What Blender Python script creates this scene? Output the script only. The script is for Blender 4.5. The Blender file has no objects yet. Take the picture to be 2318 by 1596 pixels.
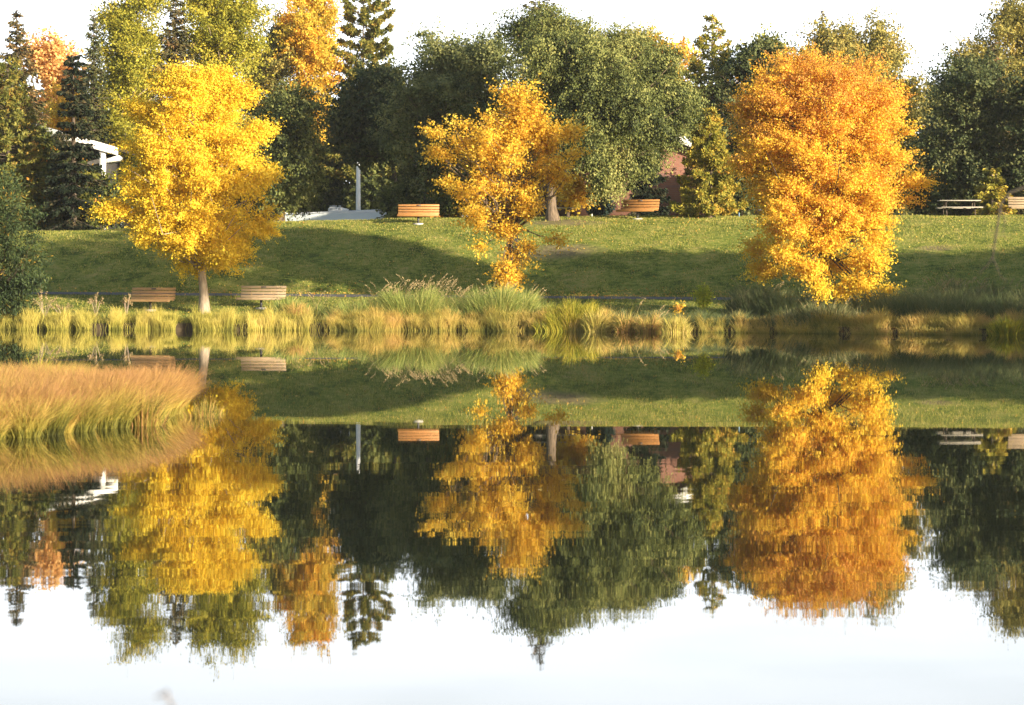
import bpy, math
import numpy as np

# ------------------------------------------------------------------ camera, sky, sun, exposure
SC = bpy.context.scene
COL = SC.collection
F, H = 6000.0, 1.95            # focal length in picture units (picture 2318 wide), eye height over the water
cam = bpy.data.cameras.new('camera')
cam.sensor_width = 36.0
cam.lens = 36.0 * F / 2318.0
cam.shift_y = -(798 - 630) / 2318.0
cam.clip_end = 6000
cam.dof.use_dof = True
cam.dof.focus_distance = 100.0
cam.dof.aperture_fstop = 4.0
camo = bpy.data.objects.new('camera', cam)
COL.objects.link(camo)
camo.location = (0, 0, H)
camo.rotation_euler = (math.pi / 2, 0, 0)
SC.camera = camo

SUN_EL = math.radians(11.0)
SUN_AZ = math.radians(132.0)   # clockwise from +Y: behind the camera and to the right
sdir = np.array([math.sin(SUN_AZ) * math.cos(SUN_EL), math.cos(SUN_AZ) * math.cos(SUN_EL), math.sin(SUN_EL)])
world = bpy.data.worlds.new('World')
SC.world = world
world.use_nodes = True
nt = world.node_tree
sky = nt.nodes.new('ShaderNodeTexSky')
sky.sky_type = 'NISHITA'
sky.sun_disc = False
sky.sun_elevation = SUN_EL
sky.sun_rotation = SUN_AZ
sky.air_density = 1.0
sky.dust_density = 1.2
sky.ozone_density = 1.0
bg = nt.nodes['Background']
# added bright cloud bank low in the north, whitening sky and reflection, sparing shaded faces
def wn(t, **kw):
    n = nt.nodes.new(t)
    for k, v in kw.items(): setattr(n, k, v)
    return n
tc = wn('ShaderNodeTexCoord'); sp = wn('ShaderNodeSeparateXYZ'); nt.links.new(tc.outputs['Generated'], sp.inputs[0])
def mr(src, a, b, c, d_):
    n = wn('ShaderNodeMapRange', interpolation_type='SMOOTHSTEP')
    for i, v in zip(('From Min', 'From Max', 'To Min', 'To Max'), (a, b, c, d_)): n.inputs[i].default_value = v
    nt.links.new(src, n.inputs['Value']); return n.outputs[0]
el = mr(sp.outputs['Z'], .12, .42, 1, 0)
az = mr(sp.outputs['Y'], .25, .8, 0, 1)
mpn = wn('ShaderNodeMapping'); mpn.inputs['Scale'].default_value = (2.2, 1, 14); nt.links.new(tc.outputs['Generated'], mpn.inputs[0])
cn = wn('ShaderNodeTexNoise'); cn.inputs['Scale'].default_value = 1.6; cn.inputs['Detail'].default_value = 4; nt.links.new(mpn.outputs[0], cn.inputs['Vector'])
cf = mr(cn.outputs[0], .36, .60, .82, 1.0)
def mul(a, b):
    n = wn('ShaderNodeMath', operation='MULTIPLY'); nt.links.new(a, n.inputs[0]); nt.links.new(b, n.inputs[1]); return n.outputs[0]
cfac = mul(mul(el, az), cf)
mixc = wn('ShaderNodeMix', data_type='RGBA'); nt.links.new(cfac, mixc.inputs['Factor'])
nt.links.new(sky.outputs[0], mixc.inputs['A']); mixc.inputs['B'].default_value = (9.6, 10.15, 10.7, 1)
nt.links.new(mixc.outputs['Result'], bg.inputs[0])
bg.inputs[1].default_value = 0.09
sun = bpy.data.lights.new('sun', 'SUN')
sun.energy = 4.8
sun.angle = math.radians(0.5)
sun.color = (1.0, 0.86, 0.64)
suno = bpy.data.objects.new('sun', sun)
COL.objects.link(suno)
from mathutils import Vector
suno.rotation_euler = Vector((-sdir[0], -sdir[1], -sdir[2])).to_track_quat('-Z', 'Y').to_euler()
suno.location = (60, -30, 40)
SC.view_settings.view_transform = 'Standard'
SC.view_settings.look = 'None'
SC.view_settings.gamma = 1
SC.view_settings.use_curve_mapping = False
SC.view_settings.exposure = 1.5

# ------------------------------------------------------------------ helpers
def W(px, py, d):
    return np.array([(px - 1159.0) * d / F, d, H + (630.0 - py) * d / F])

def lerp(x, xs, ys):
    return np.interp(x, xs, ys)

def tag(o, label=None, cat=None, group=None, kind=None):
    if label: o['label'] = label
    if cat: o['category'] = cat
    if group: o['group'] = group
    if kind: o['kind'] = kind
    return o

def empty(name, loc, label, cat, group=None, rz=0.0):
    o = bpy.data.objects.new(name, None)
    COL.objects.link(o)
    o.location = loc
    o.rotation_euler = (0, 0, rz)
    return tag(o, label, cat, group)

def mesh_obj(name, V, Q, mat, parent=None, rnd=None, smooth=False, T=None):
    """V: Nx3, Q: Mx4 quads, T: Kx3 triangles."""
    me = bpy.data.meshes.new(name)
    V = np.asarray(V, dtype=np.float32)
    Q = np.asarray(Q, dtype=np.int32).reshape(-1, 4)
    T = np.zeros((0, 3), np.int32) if T is None else np.asarray(T, dtype=np.int32).reshape(-1, 3)
    me.vertices.add(len(V))
    me.vertices.foreach_set('co', V.ravel())
    nl = Q.size + T.size
    me.loops.add(nl)
    me.loops.foreach_set('vertex_index', np.concatenate([Q.ravel(), T.ravel()]))
    nf = len(Q) + len(T)
    me.polygons.add(nf)
    starts = np.concatenate([np.arange(len(Q)) * 4, Q.size + np.arange(len(T)) * 3]).astype(np.int32)
    me.polygons.foreach_set('loop_start', starts)
    me.polygons.foreach_set('loop_total', np.concatenate([np.full(len(Q), 4), np.full(len(T), 3)]).astype(np.int32))
    if smooth:
        me.polygons.foreach_set('use_smooth', np.ones(nf, dtype=bool))
    if rnd is not None:
        a = me.attributes.new('rnd', 'FLOAT', 'FACE')
        a.data.foreach_set('value', np.asarray(rnd, dtype=np.float32))
    me.update(calc_edges=True)
    me.validate()
    if mat is not None: me.materials.append(mat)
    o = bpy.data.objects.new(name, me)
    COL.objects.link(o)
    if parent is not None: o.parent = parent
    return o

def copy_tree(root, loc, label, scale=1.0, rz=0.0):
    c = root.copy(); COL.objects.link(c)
    c.location = loc; c['label'] = label; c.scale = (scale,) * 3; c.rotation_euler = (0, 0, rz)
    for ch in [o for o in bpy.data.objects if o.parent == root]:
        k = ch.copy(); COL.objects.link(k); k.parent = c
        for g in [o for o in bpy.data.objects if o.parent == ch]:
            m = g.copy(); COL.objects.link(m); m.parent = k
    return c

class MB:
    """collects solid pieces into one mesh"""
    def __init__(s): s.V, s.Q, s.T, s.n = [], [], [], 0
    def add(s, V, Q, T=None):
        V = np.asarray(V, float); s.V.append(V)
        if len(Q): s.Q.append(np.asarray(Q) + s.n)
        if T is not None and len(T): s.T.append(np.asarray(T) + s.n)
        s.n += len(V)
    def box(s, c, size, rot=None, bev=0.0):
        hx, hy, hz = [v / 2 for v in size]
        b = min(bev, hx * .9, hy * .9, hz * .9)
        if b <= 0:
            P = np.array([[x, y, z] for z in (-hz, hz) for y in (-hy, hy) for x in (-hx, hx)])
            Q = [[0, 2, 3, 1], [4, 5, 7, 6], [0, 1, 5, 4], [2, 6, 7, 3], [0, 4, 6, 2], [1, 3, 7, 5]]
            T = []
        else:            # chamfered box
            P, idx = [], {}
            for i, sx in enumerate((-1, 1)):
                for j, sy in enumerate((-1, 1)):
                    for k, sz in enumerate((-1, 1)):
                        for a in range(3):
                            p = [sx * (hx - b), sy * (hy - b), sz * (hz - b)]
                            p[a] = [sx * hx, sy * hy, sz * hz][a]
                            idx[(i, j, k, a)] = len(P); P.append(p)
            Q, T = [], []
            for a in range(3):
                for sgn in (0, 1):
                    o2 = [x for x in range(3) if x != a]
                    q = []
                    for (u, v) in ((0, 0), (1, 0), (1, 1), (0, 1)):
                        key = [0, 0, 0]; key[a] = sgn; key[o2[0]] = u; key[o2[1]] = v
                        q.append(idx[(key[0], key[1], key[2], a)])
                    Q.append(q)
            for a in range(3):          # edges parallel to axis a
                o2 = [x for x in range(3) if x != a]
                for u in (0, 1):
                    for v in (0, 1):
                        k0 = [0, 0, 0]; k0[o2[0]] = u; k0[o2[1]] = v
                        k1 = list(k0); k1[a] = 1
                        Q.append([idx[(*k0, o2[0])], idx[(*k1, o2[0])], idx[(*k1, o2[1])], idx[(*k0, o2[1])]])
            for i in (0, 1):
                for j in (0, 1):
                    for k in (0, 1):
                        T.append([idx[(i, j, k, 0)], idx[(i, j, k, 1)], idx[(i, j, k, 2)]])
            P = np.array(P)
        if rot is not None: P = P @ np.asarray(rot).T
        s.add(P + np.asarray(c), Q, T)
    def tube(s, pts, rad, sides=8, cap=True):
        V, Q = tube(pts, rad, sides)
        n = len(pts)
        T = []
        if cap:
            V = np.vstack([V, pts[0], pts[-1]])
            for k in range(sides):
                T.append([n * sides, (k + 1) % sides, k])
                T.append([n * sides + 1, (n - 1) * sides + k, (n - 1) * sides + (k + 1) % sides])
        s.add(V, Q, T)
    def prism(s, poly, y0, y1, axis='y'):
        """polygon in (x,z), extruded along y (or polygon in (y,z) extruded along x)"""
        n = len(poly); P = []
        for t in (y0, y1):
            for (a, b) in poly:
                P.append((a, t, b) if axis == 'y' else (t, a, b))
        Q = [[i, (i + 1) % n, n + (i + 1) % n, n + i] for i in range(n)]
        T = []
        for i in range(1, n - 1):
            T.append([0, i, i + 1]); T.append([n, n + i + 1, n + i])
        s.add(P, Q, T)
    def build(s, name, mat, parent=None, smooth=False):
        V = np.vstack(s.V)
        Q = np.vstack(s.Q) if s.Q else np.zeros((0, 4), int)
        T = np.vstack(s.T) if s.T else None
        o = mesh_obj(name, V, Q, mat, parent, None, smooth, T)
        import bmesh
        bm = bmesh.new(); bm.from_mesh(o.data)
        bmesh.ops.recalc_face_normals(bm, faces=bm.faces); bm.to_mesh(o.data); bm.free()
        return o

def rotx(a): c, s = math.cos(a), math.sin(a); return np.array([[1, 0, 0], [0, c, -s], [0, s, c]])
def roty(a): c, s = math.cos(a), math.sin(a); return np.array([[c, 0, s], [0, 1, 0], [-s, 0, c]])
def rotz(a): c, s = math.cos(a), math.sin(a); return np.array([[c, -s, 0], [s, c, 0], [0, 0, 1]])

def tube(pts, rad, sides=6):
    pts = np.asarray(pts, float); n = len(pts)
    tan = np.gradient(pts, axis=0)
    tan /= np.linalg.norm(tan, axis=1)[:, None] + 1e-9
    ref = np.array([1., 0, 0]) if abs(tan[0][0]) < .8 else np.array([0, 1., 0])
    a = np.cross(tan, ref); a /= np.linalg.norm(a, axis=1)[:, None] + 1e-9
    b = np.cross(tan, a)
    ang = np.arange(sides) * 2 * math.pi / sides
    rad = np.asarray(rad, float)
    V = pts[:, None, :] + rad[:, None, None] * (np.cos(ang)[None, :, None] * a[:, None, :] + np.sin(ang)[None, :, None] * b[:, None, :])
    i = np.arange(n - 1)[:, None] * sides; k = np.arange(sides)[None, :]; k2 = (k + 1) % sides
    Q = np.stack([i + k, i + k2, i + sides + k2, i + sides + k], -1).reshape(-1, 4)
    return V.reshape(-1, 3), Q

def unit(v): return v / (np.linalg.norm(v, axis=-1, keepdims=True) + 1e-9)

def leaf_quads(C, L, Wd, axis, nrm, fold=0.0):
    """leaf shaped quads: centres C, half length L, half width Wd, long axis, rough normal"""
    axis = unit(axis); side = unit(np.cross(axis, nrm)); up = np.cross(side, axis)
    L = L[:, None]; Wd = Wd[:, None]
    V = np.stack([C - axis * L, C + side * Wd + up * fold * Wd - axis * L * .1, C + axis * L, C - side * Wd + up * fold * Wd - axis * L * .1], 1)
    Q = np.arange(len(C) * 4).reshape(-1, 4)
    return V.reshape(-1, 3), Q

# ------------------------------------------------------------------ materials
def new_mat(name):
    m = bpy.data.materials.new(name); m.use_nodes = True
    n = m.node_tree.nodes; n.clear()
    out = n.new('ShaderNodeOutputMaterial')
    return m, m.node_tree, out

def ramp(nt, fac, stops):
    r = nt.nodes.new('ShaderNodeValToRGB')
    e = r.color_ramp.elements
    while len(e) < len(stops): e.new(0.5)
    for i, (p, c) in enumerate(stops):
        e[i].position = p; e[i].color = (*c, 1)
    nt.links.new(fac, r.inputs[0])
    return r.outputs[0]

def noise(nt, scale, detail=3, vec=None, rough=.55):
    t = nt.nodes.new('ShaderNodeTexNoise')
    t.inputs['Scale'].default_value = scale; t.inputs['Detail'].default_value = detail; t.inputs['Roughness'].default_value = rough
    if vec is not None: nt.links.new(vec, t.inputs['Vector'])
    return t.outputs[0]

def mathn(nt, op, a, b=None, clamp=False):
    m = nt.nodes.new('ShaderNodeMath'); m.operation = op; m.use_clamp = clamp
    for i, v in enumerate((a, b)):
        if v is None: continue
        if isinstance(v, (int, float)): m.inputs[i].default_value = v
        else: nt.links.new(v, m.inputs[i])
    return m.outputs[0]

def mapping(nt, scale, rot=(0, 0, 0)):
    tc = nt.nodes.new('ShaderNodeTexCoord'); mp = nt.nodes.new('ShaderNodeMapping')
    mp.inputs['Scale'].default_value = scale; mp.inputs['Rotation'].default_value = rot
    nt.links.new(tc.outputs['Object'], mp.inputs[0])
    return mp.outputs[0]

def leaf_mat(name, stops, transl=.35, patch=.45, nscale=.55, rough=.6, spec=.2):
    m, nt, out = new_mat(name)
    at = nt.nodes.new('ShaderNodeAttribute'); at.attribute_name = 'rnd'
    tc = nt.nodes.new('ShaderNodeTexCoord')
    no = noise(nt, nscale, 2, tc.outputs['Object'])
    v = mathn(nt, 'SUBTRACT', no, 0.5); v = mathn(nt, 'MULTIPLY', v, 2.2 * patch)
    v = mathn(nt, 'ADD', at.outputs['Fac'], v, True)
    c = ramp(nt, v, stops)
    p = nt.nodes.new('ShaderNodeBsdfPrincipled')
    p.inputs['Roughness'].default_value = rough
    p.inputs['Specular IOR Level'].default_value = spec
    nt.links.new(c, p.inputs['Base Color'])
    t = nt.nodes.new('ShaderNodeBsdfTranslucent'); nt.links.new(c, t.inputs['Color'])
    mx = nt.nodes.new('ShaderNodeMixShader'); mx.inputs[0].default_value = transl
    nt.links.new(p.outputs[0], mx.inputs[1]); nt.links.new(t.outputs[0], mx.inputs[2])
    nt.links.new(mx.outputs[0], out.inputs[0])
    return m

def solid_mat(name, stops, scale=6, rough=.6, vecscale=(1, 1, 1), spec=.4, metal=0, bump=0.0, detail=5):
    m, nt, out = new_mat(name)
    no = noise(nt, scale, detail, mapping(nt, vecscale))
    c = ramp(nt, no, stops)
    p = nt.nodes.new('ShaderNodeBsdfPrincipled')
    p.inputs['Roughness'].default_value = rough; p.inputs['Metallic'].default_value = metal
    p.inputs['Specular IOR Level'].default_value = spec
    nt.links.new(c, p.inputs['Base Color'])
    if bump:
        b = nt.nodes.new('ShaderNodeBump'); b.inputs['Strength'].default_value = 1; b.inputs['Distance'].default_value = bump
        nt.links.new(no, b.inputs['Height']); nt.links.new(b.outputs[0], p.inputs['Normal'])
    nt.links.new(p.outputs[0], out.inputs[0])
    return m

M = {}
M['yellow'] = leaf_mat('yellow_leaves', [(0, (.55, .36, .03)), (.35, (.78, .545, .038)), (.7, (.87, .66, .052)), (1, (.87, .71, .09))], .38, .5, .8)
M['amber'] = leaf_mat('amber_leaves', [(0, (.54, .29, .04)), (.4, (.78, .50, .05)), (.75, (.88, .62, .07)), (1, (.84, .66, .12))], .45)
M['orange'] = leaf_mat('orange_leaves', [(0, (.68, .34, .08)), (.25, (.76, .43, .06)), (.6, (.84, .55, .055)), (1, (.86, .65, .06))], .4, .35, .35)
M['elm'] = leaf_mat('grey_green_leaves', [(0, (.03, .042, .016)), (.3, (.10, .125, .038)), (.65, (.22, .24, .07)), (1, (.38, .36, .12))], .3, .8, .3)
M['elmshade'] = leaf_mat('deep_green_leaves', [(0, (.05, .07, .026)), (.4, (.14, .165, .06)), (1, (.34, .33, .12))], .3, .4)
M['darkgreen'] = leaf_mat('dark_green_leaves', [(0, (.03, .045, .02)), (.5, (.085, .11, .04)), (1, (.21, .21, .075))], .25, .3)
M['olive'] = leaf_mat('olive_leaves', [(0, (.09, .095, .03)), (.4, (.25, .235, .065)), (.8, (.44, .36, .095)), (1, (.50, .37, .10))], .35, .45)
M['poplar'] = leaf_mat('yellow_green_leaves', [(0, (.10, .12, .018)), (.35, (.28, .28, .035)), (.75, (.50, .45, .06)), (1, (.64, .51, .08))], .4, .5)
M['gold'] = leaf_mat('golden_leaves', [(0, (.40, .34, .05)), (.35, (.68, .50, .07)), (.7, (.85, .56, .07)), (1, (.80, .38, .05))], .42, .7, .5)
M['peach'] = leaf_mat('pale_orange_leaves', [(0, (.72, .40, .13)), (1, (.88, .60, .25))], .4)
M['flecked'] = leaf_mat('flecked_leaves', [(0, (.035, .055, .014)), (.55, (.11, .13, .03)), (.82, (.20, .18, .03)), (1, (.60, .24, .04))], .3, .3)
M['spruce'] = leaf_mat('spruce_needles', [(0, (.03, .042, .018)), (.5, (.085, .10, .035)), (.85, (.18, .16, .06)), (1, (.28, .16, .07))], .12, .4)
M['darkspruce'] = leaf_mat('dark_spruce_needles', [(0, (.010, .018, .010)), (.7, (.026, .036, .018)), (1, (.10, .075, .035))], .1, .3)
M['brownspruce'] = leaf_mat('spruce_needles_with_cones', [(0, (.04, .045, .018)), (.45, (.10, .095, .038)), (.8, (.20, .14, .055)), (1, (.32, .16, .07))], .12, .6, .5)
M['pine'] = leaf_mat('pine_needles', [(0, (.05, .065, .016)), (.45, (.15, .16, .033)), (.8, (.30, .25, .05)), (1, (.42, .22, .055))], .2, .5)
M['goldpine'] = leaf_mat('golden_green_needles', [(0, (.10, .11, .018)), (.4, (.27, .26, .04)), (.75, (.48, .38, .06)), (1, (.62, .36, .06))], .25, .5, .8)
M['bluespruce'] = leaf_mat('blue_green_needles', [(0, (.015, .035, .03)), (1, (.05, .085, .07))], .1, .3)
M['willow'] = leaf_mat('shaded_willow_leaves', [(0, (.022, .042, .018)), (.6, (.058, .088, .030)), (.9, (.11, .13, .04)), (1, (.40, .24, .03))], .3, .4, 1.0)  # leaf colour set darker to stand for the shade on the bush
M['sapling'] = leaf_mat('lime_leaves', [(0, (.30, .36, .03)), (1, (.65, .62, .05))], .4, .3)
M['sedge'] = leaf_mat('yellow_sedge_blades', [(0, (.16, .17, .03)), (.3, (.42, .38, .075)), (.65, (.64, .53, .14)), (1, (.70, .54, .20))], .35, .5, .5)
M['rust_sedge'] = leaf_mat('rust_sedge_blades', [(0, (.15, .16, .035)), (.3, (.38, .32, .07)), (.6, (.58, .42, .12)), (.85, (.60, .36, .13)), (1, (.62, .32, .14))], .3, .7, .6)
M['grad_sedge'] = leaf_mat('sedge_green_base_rust_tips', [(0, (.06, .065, .02)), (.2, (.17, .17, .035)), (.42, (.32, .28, .055)), (.62, (.50, .38, .09)), (.82, (.50, .31, .10)), (1, (.40, .22, .09))], .35, .3, .6)
M['lime_sedge'] = leaf_mat('lime_sedge_blades', [(0, (.14, .17, .02)), (.5, (.34, .34, .035)), (1, (.58, .45, .06))], .4, .5, .6)
M['reed'] = leaf_mat('green_reed_blades', [(0, (.12, .18, .04)), (.5, (.30, .36, .09)), (1, (.52, .48, .16))], .35, .4, .6)
M['darkreed'] = leaf_mat('dark_reed_blades', [(0, (.06, .09, .03)), (.5, (.15, .18, .07)), (1, (.38, .33, .16))], .3, .4, .6)
M['plume'] = leaf_mat('tan_plumes', [(0, (.26, .19, .09)), (1, (.50, .38, .20))], .25, .3)
M['shadehead'] = leaf_mat('backlit_grey_seed_head', [(0, (.08, .08, .09)), (1, (.18, .17, .18))], .2, .3)  # grey puts the head's backlit shade into the colour
M['lawnblade'] = leaf_mat('lawn_blades', [(0, (.08, .11, .02)), (.4, (.23, .26, .045)), (.8, (.41, .38, .085)), (1, (.54, .42, .16))], .35, .6, 1.1)
M['litter'] = leaf_mat('fallen_leaf', [(0, (.40, .16, .03)), (.5, (.62, .34, .06)), (1, (.7, .5, .12))], .15, .3)
M['bark'] = solid_mat('grey_brown_bark', [(.3, (.06, .045, .03)), (.7, (.22, .16, .11))], 5, .9, (3, 3, .5), bump=.03)
M['palebark'] = solid_mat('pale_bark', [(.3, (.22, .17, .12)), (.7, (.42, .34, .26))], 6, .9, (3, 3, .6), bump=.02)
M['darkbark'] = solid_mat('dark_bark', [(.3, (.04, .03, .022)), (.7, (.12, .09, .065))], 6, .9, (3, 3, .6), bump=.02)
M['twig'] = solid_mat('dry_twig', [(.3, (.22, .16, .12)), (.7, (.42, .33, .25))], 9, .9)

# ------------------------------------------------------------------ terrain
def shore(x):
    return lerp(x, [-400, -60, -19, 0, 9, 18.4, 19.6, 25, 32, 60, 150, 400], [60, 95, 100.3, 98.3, 94.6, 89.6, 79, 74, 45, 40, 30, -5])
def path_y(x):
    return lerp(x, [-60, -20, 0, 10, 19, 40, 80], [107, 106.6, 105, 102.8, 101.4, 96, 80])
def smooth_noise(x, y, s, seed=0):
    a = seed * 1.7
    return (np.sin(x * 1.3 / s + a) * np.cos(y * 1.1 / s + 1.3 * a) + .6 * np.sin(x * 2.7 / s - y * 2.1 / s + a) + .4 * np.cos(x * 4.9 / s + y * 4.1 / s + 2 * a)) / 2.0
ISL_X = [-60, -7.2, -6.15, -5.2, -4.8]      # island front edge (x, y)
ISL_F = [31.3, 31.3, 32.0, 34.4, 37.2]
ISL_X2 = [-60, -9, -6.9, -5.2, -4.8]
ISL_B = [46.0, 45.5, 43.0, 40.6, 38.0]
def island(x, y):
    f = lerp(x, ISL_X, ISL_F); b = lerp(x, ISL_X2, ISL_B)
    w = (x < -4.75) & (x > -40)
    t = np.minimum(y - f, b - y)
    t = np.where(w, t, -5)
    return t
def ground(x, y):
    x = np.asarray(x, float); y = np.asarray(y, float)
    ys = shore(x) + .35 * smooth_noise(x, y * 0, 1.1, 3); yp = path_y(x)
    zp = lerp(x, [-20, 0, 19], [1.30, 1.14, 1.03])
    ze = lerp(x, [-30, -21.4, -17, -11, 0, 7], [4.0, 4.05, 4.2, 4.5, 4.7, 4.75])
    t1 = np.clip((y - ys) / .3, 0, 1)
    t2 = np.clip((y - ys - .3) / np.maximum(yp - ys - .3, .5), 0, 1)
    z = -.55 + .78 * t1 + (zp - .23) * t2 ** 1.15
    z = np.where(y < ys, -.55 - np.clip((ys - y) * .1, 0, .5), z)
    t3 = np.clip((y - yp) / 2.0, 0, 1)
    z = z + .11 * t3
    t4 = np.clip((y - yp - 2.0) / (120.0 - yp - 2.0), 0, 1)
    z = z + (ze - zp - .11) * (1 - (1 - t4) ** 1.75)
    dn = np.clip((y - 126.0) / 18.0, 0, 1)
    z = z - 1.9 * dn * dn * (3 - 2 * dn)
    lawn = np.clip((y - yp - 2.2) / 2, 0, 1)
    z = z + lawn * (.045 * smooth_noise(x, y, 1.9, 1) + .02 * smooth_noise(x, y, .7, 2))
    # near bank under the photographer
    nb = np.clip((3.2 - y) / 1.2, 0, 1)
    z = np.maximum(z, np.where(y < 10, -1 + 1.35 * nb, -9))
    # low sedge island on the left
    it = island(x, y)
    z = np.maximum(z, np.where(it > -1, -.4 + np.clip(it + .45, 0, 1) * .41, -9))
    return z

def grid(xs, ys, fz):
    X, Y = np.meshgrid(xs, ys)
    Z = fz(X, Y)
    V = np.stack([X, Y, Z], -1).reshape(-1, 3)
    nx, ny = len(xs), len(ys)
    i = np.arange(ny - 1)[:, None] * nx; k = np.arange(nx - 1)[None, :]
    Q = np.stack([i + k, i + k + 1, i + nx + k + 1, i + nx + k], -1).reshape(-1, 4)
    return V, Q

def ground_mat():
    m, nt, out = new_mat('lawn_and_soil')
    tc = nt.nodes.new('ShaderNodeTexCoord')
    n1 = noise(nt, .8, 5, tc.outputs['Object'], .6)
    n2 = noise(nt, 3.2, 5, mapping(nt, (1, 1.5, 1)), .75)
    v = mathn(nt, 'ADD', mathn(nt, 'MULTIPLY', n1, .45), mathn(nt, 'MULTIPLY', n2, .60))
    grass = ramp(nt, v, [(.42, (.06, .085, .018)), (.50, (.145, .185, .03)), (.57, (.235, .245, .052)), (.68, (.36, .29, .10))])
    soil = ramp(nt, n2, [(.3, (.045, .032, .02)), (.7, (.10, .075, .045))])
    sep = nt.nodes.new('ShaderNodeSeparateXYZ'); nt.links.new(tc.outputs['Object'], sep.inputs[0])
    # soil close to the water
    f = mathn(nt, 'SUBTRACT', sep.outputs['Z'], .22)
    f = mathn(nt, 'MULTIPLY', f, 6.0, True)
    mx = nt.nodes.new('ShaderNodeMix'); mx.data_type = 'RGBA'
    nt.links.new(f, mx.inputs['Factor']); nt.links.new(soil, mx.inputs['A']); nt.links.new(grass, mx.inputs['B'])
    # worn bare earth around the big trunk on the slope
    def blob(cx, cy, rx, ry):
        dx = mathn(nt, 'DIVIDE', mathn(nt, 'SUBTRACT', sep.outputs['X'], cx), rx)
        dy = mathn(nt, 'DIVIDE', mathn(nt, 'SUBTRACT', sep.outputs['Y'], cy), ry)
        r = mathn(nt, 'ADD', mathn(nt, 'MULTIPLY', dx, dx), mathn(nt, 'MULTIPLY', dy, dy))
        r = mathn(nt, 'ADD', r, mathn(nt, 'MULTIPLY', mathn(nt, 'SUBTRACT', n1, .5), 2.0))
        return mathn(nt, 'SUBTRACT', 1.15, r, True)
    b = mathn(nt, 'MAXIMUM', blob(2.3, 116.6, 2.2, 1.0), blob(1.6, 111.2, 2.4, 1.1))
    b = mathn(nt, 'MAXIMUM', b, blob(17.6, 110.0, 1.0, .5))
    b = mathn(nt, 'MULTIPLY', b, .75, True)
    dirt = ramp(nt, n2, [(.3, (.15, .10, .06)), (.7, (.30, .22, .14))])
    mx2 = nt.nodes.new('ShaderNodeMix'); mx2.data_type = 'RGBA'
    nt.links.new(b, mx2.inputs['Factor']); nt.links.new(mx.outputs['Result'], mx2.inputs['A']); nt.links.new(dirt, mx2.inputs['B'])
    p = nt.nodes.new('ShaderNodeBsdfPrincipled'); p.inputs['Roughness'].default_value = .95
    p.inputs['Specular IOR Level'].default_value = .1
    nt.links.new(mx2.outputs['Result'], p.inputs['Base Color'])
    bp = nt.nodes.new('ShaderNodeBump'); bp.inputs['Distance'].default_value = .06; bp.inputs['Strength'].default_value = .8
    nt.links.new(n2, bp.inputs['Height']); nt.links.new(bp.outputs[0], p.inputs['Normal'])
    nt.links.new(p.outputs[0], out.inputs[0])
    return m
gx = np.unique(np.concatenate([[-1500, -900, -500, -300, -200, -150, -110, -80, -60, -50, -40, -34], np.arange(-30, 32, .4), [34, 37, 40, 45, 50, 60, 75, 90, 110, 150, 200, 300, 500, 900, 1500]]))
gy = np.unique(np.concatenate([[-200, -100, -40, -10, 0, 1, 1.5], np.arange(2, 3.6, .2), [5, 8, 14, 20, 26], np.arange(29, 48, .3), [50, 56, 62, 70, 76, 80], np.arange(82, 127, .3), np.arange(127, 150, 1.5), [155, 165, 180, 200, 240, 300, 400, 600, 1000, 1800, 3500]]))
V, Q = grid(gx, gy, ground)
g = mesh_obj('ground', V, Q, ground_mat(), None, None, True)
tag(g, kind='structure')

# asphalt footpath, laid just over the ground
def path_strip():
    xs = np.arange(-60, 60.1, .4); ts = np.linspace(.12, 1.75, 7)
    X, Tt = np.meshgrid(xs, ts)
    Y = path_y(X) + Tt
    Z = ground(X, Y) + .012 + .02 * np.sin(np.pi * (Tt - .12) / 1.63)
    V = np.stack([X, Y, Z], -1).reshape(-1, 3); nx = len(xs)
    i = np.arange(len(ts) - 1)[:, None] * nx; k = np.arange(nx - 1)[None, :]
    return V, np.stack([i + k, i + k + 1, i + nx + k + 1, i + nx + k], -1).reshape(-1, 4)
V, Q = path_strip()
M['asphalt'] = solid_mat('asphalt', [(.3, (.07, .068, .066)), (.7, (.15, .14, .13))], 20, .9)
tag(mesh_obj('path', V, Q, M['asphalt'], None, None, True), kind='structure')

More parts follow.
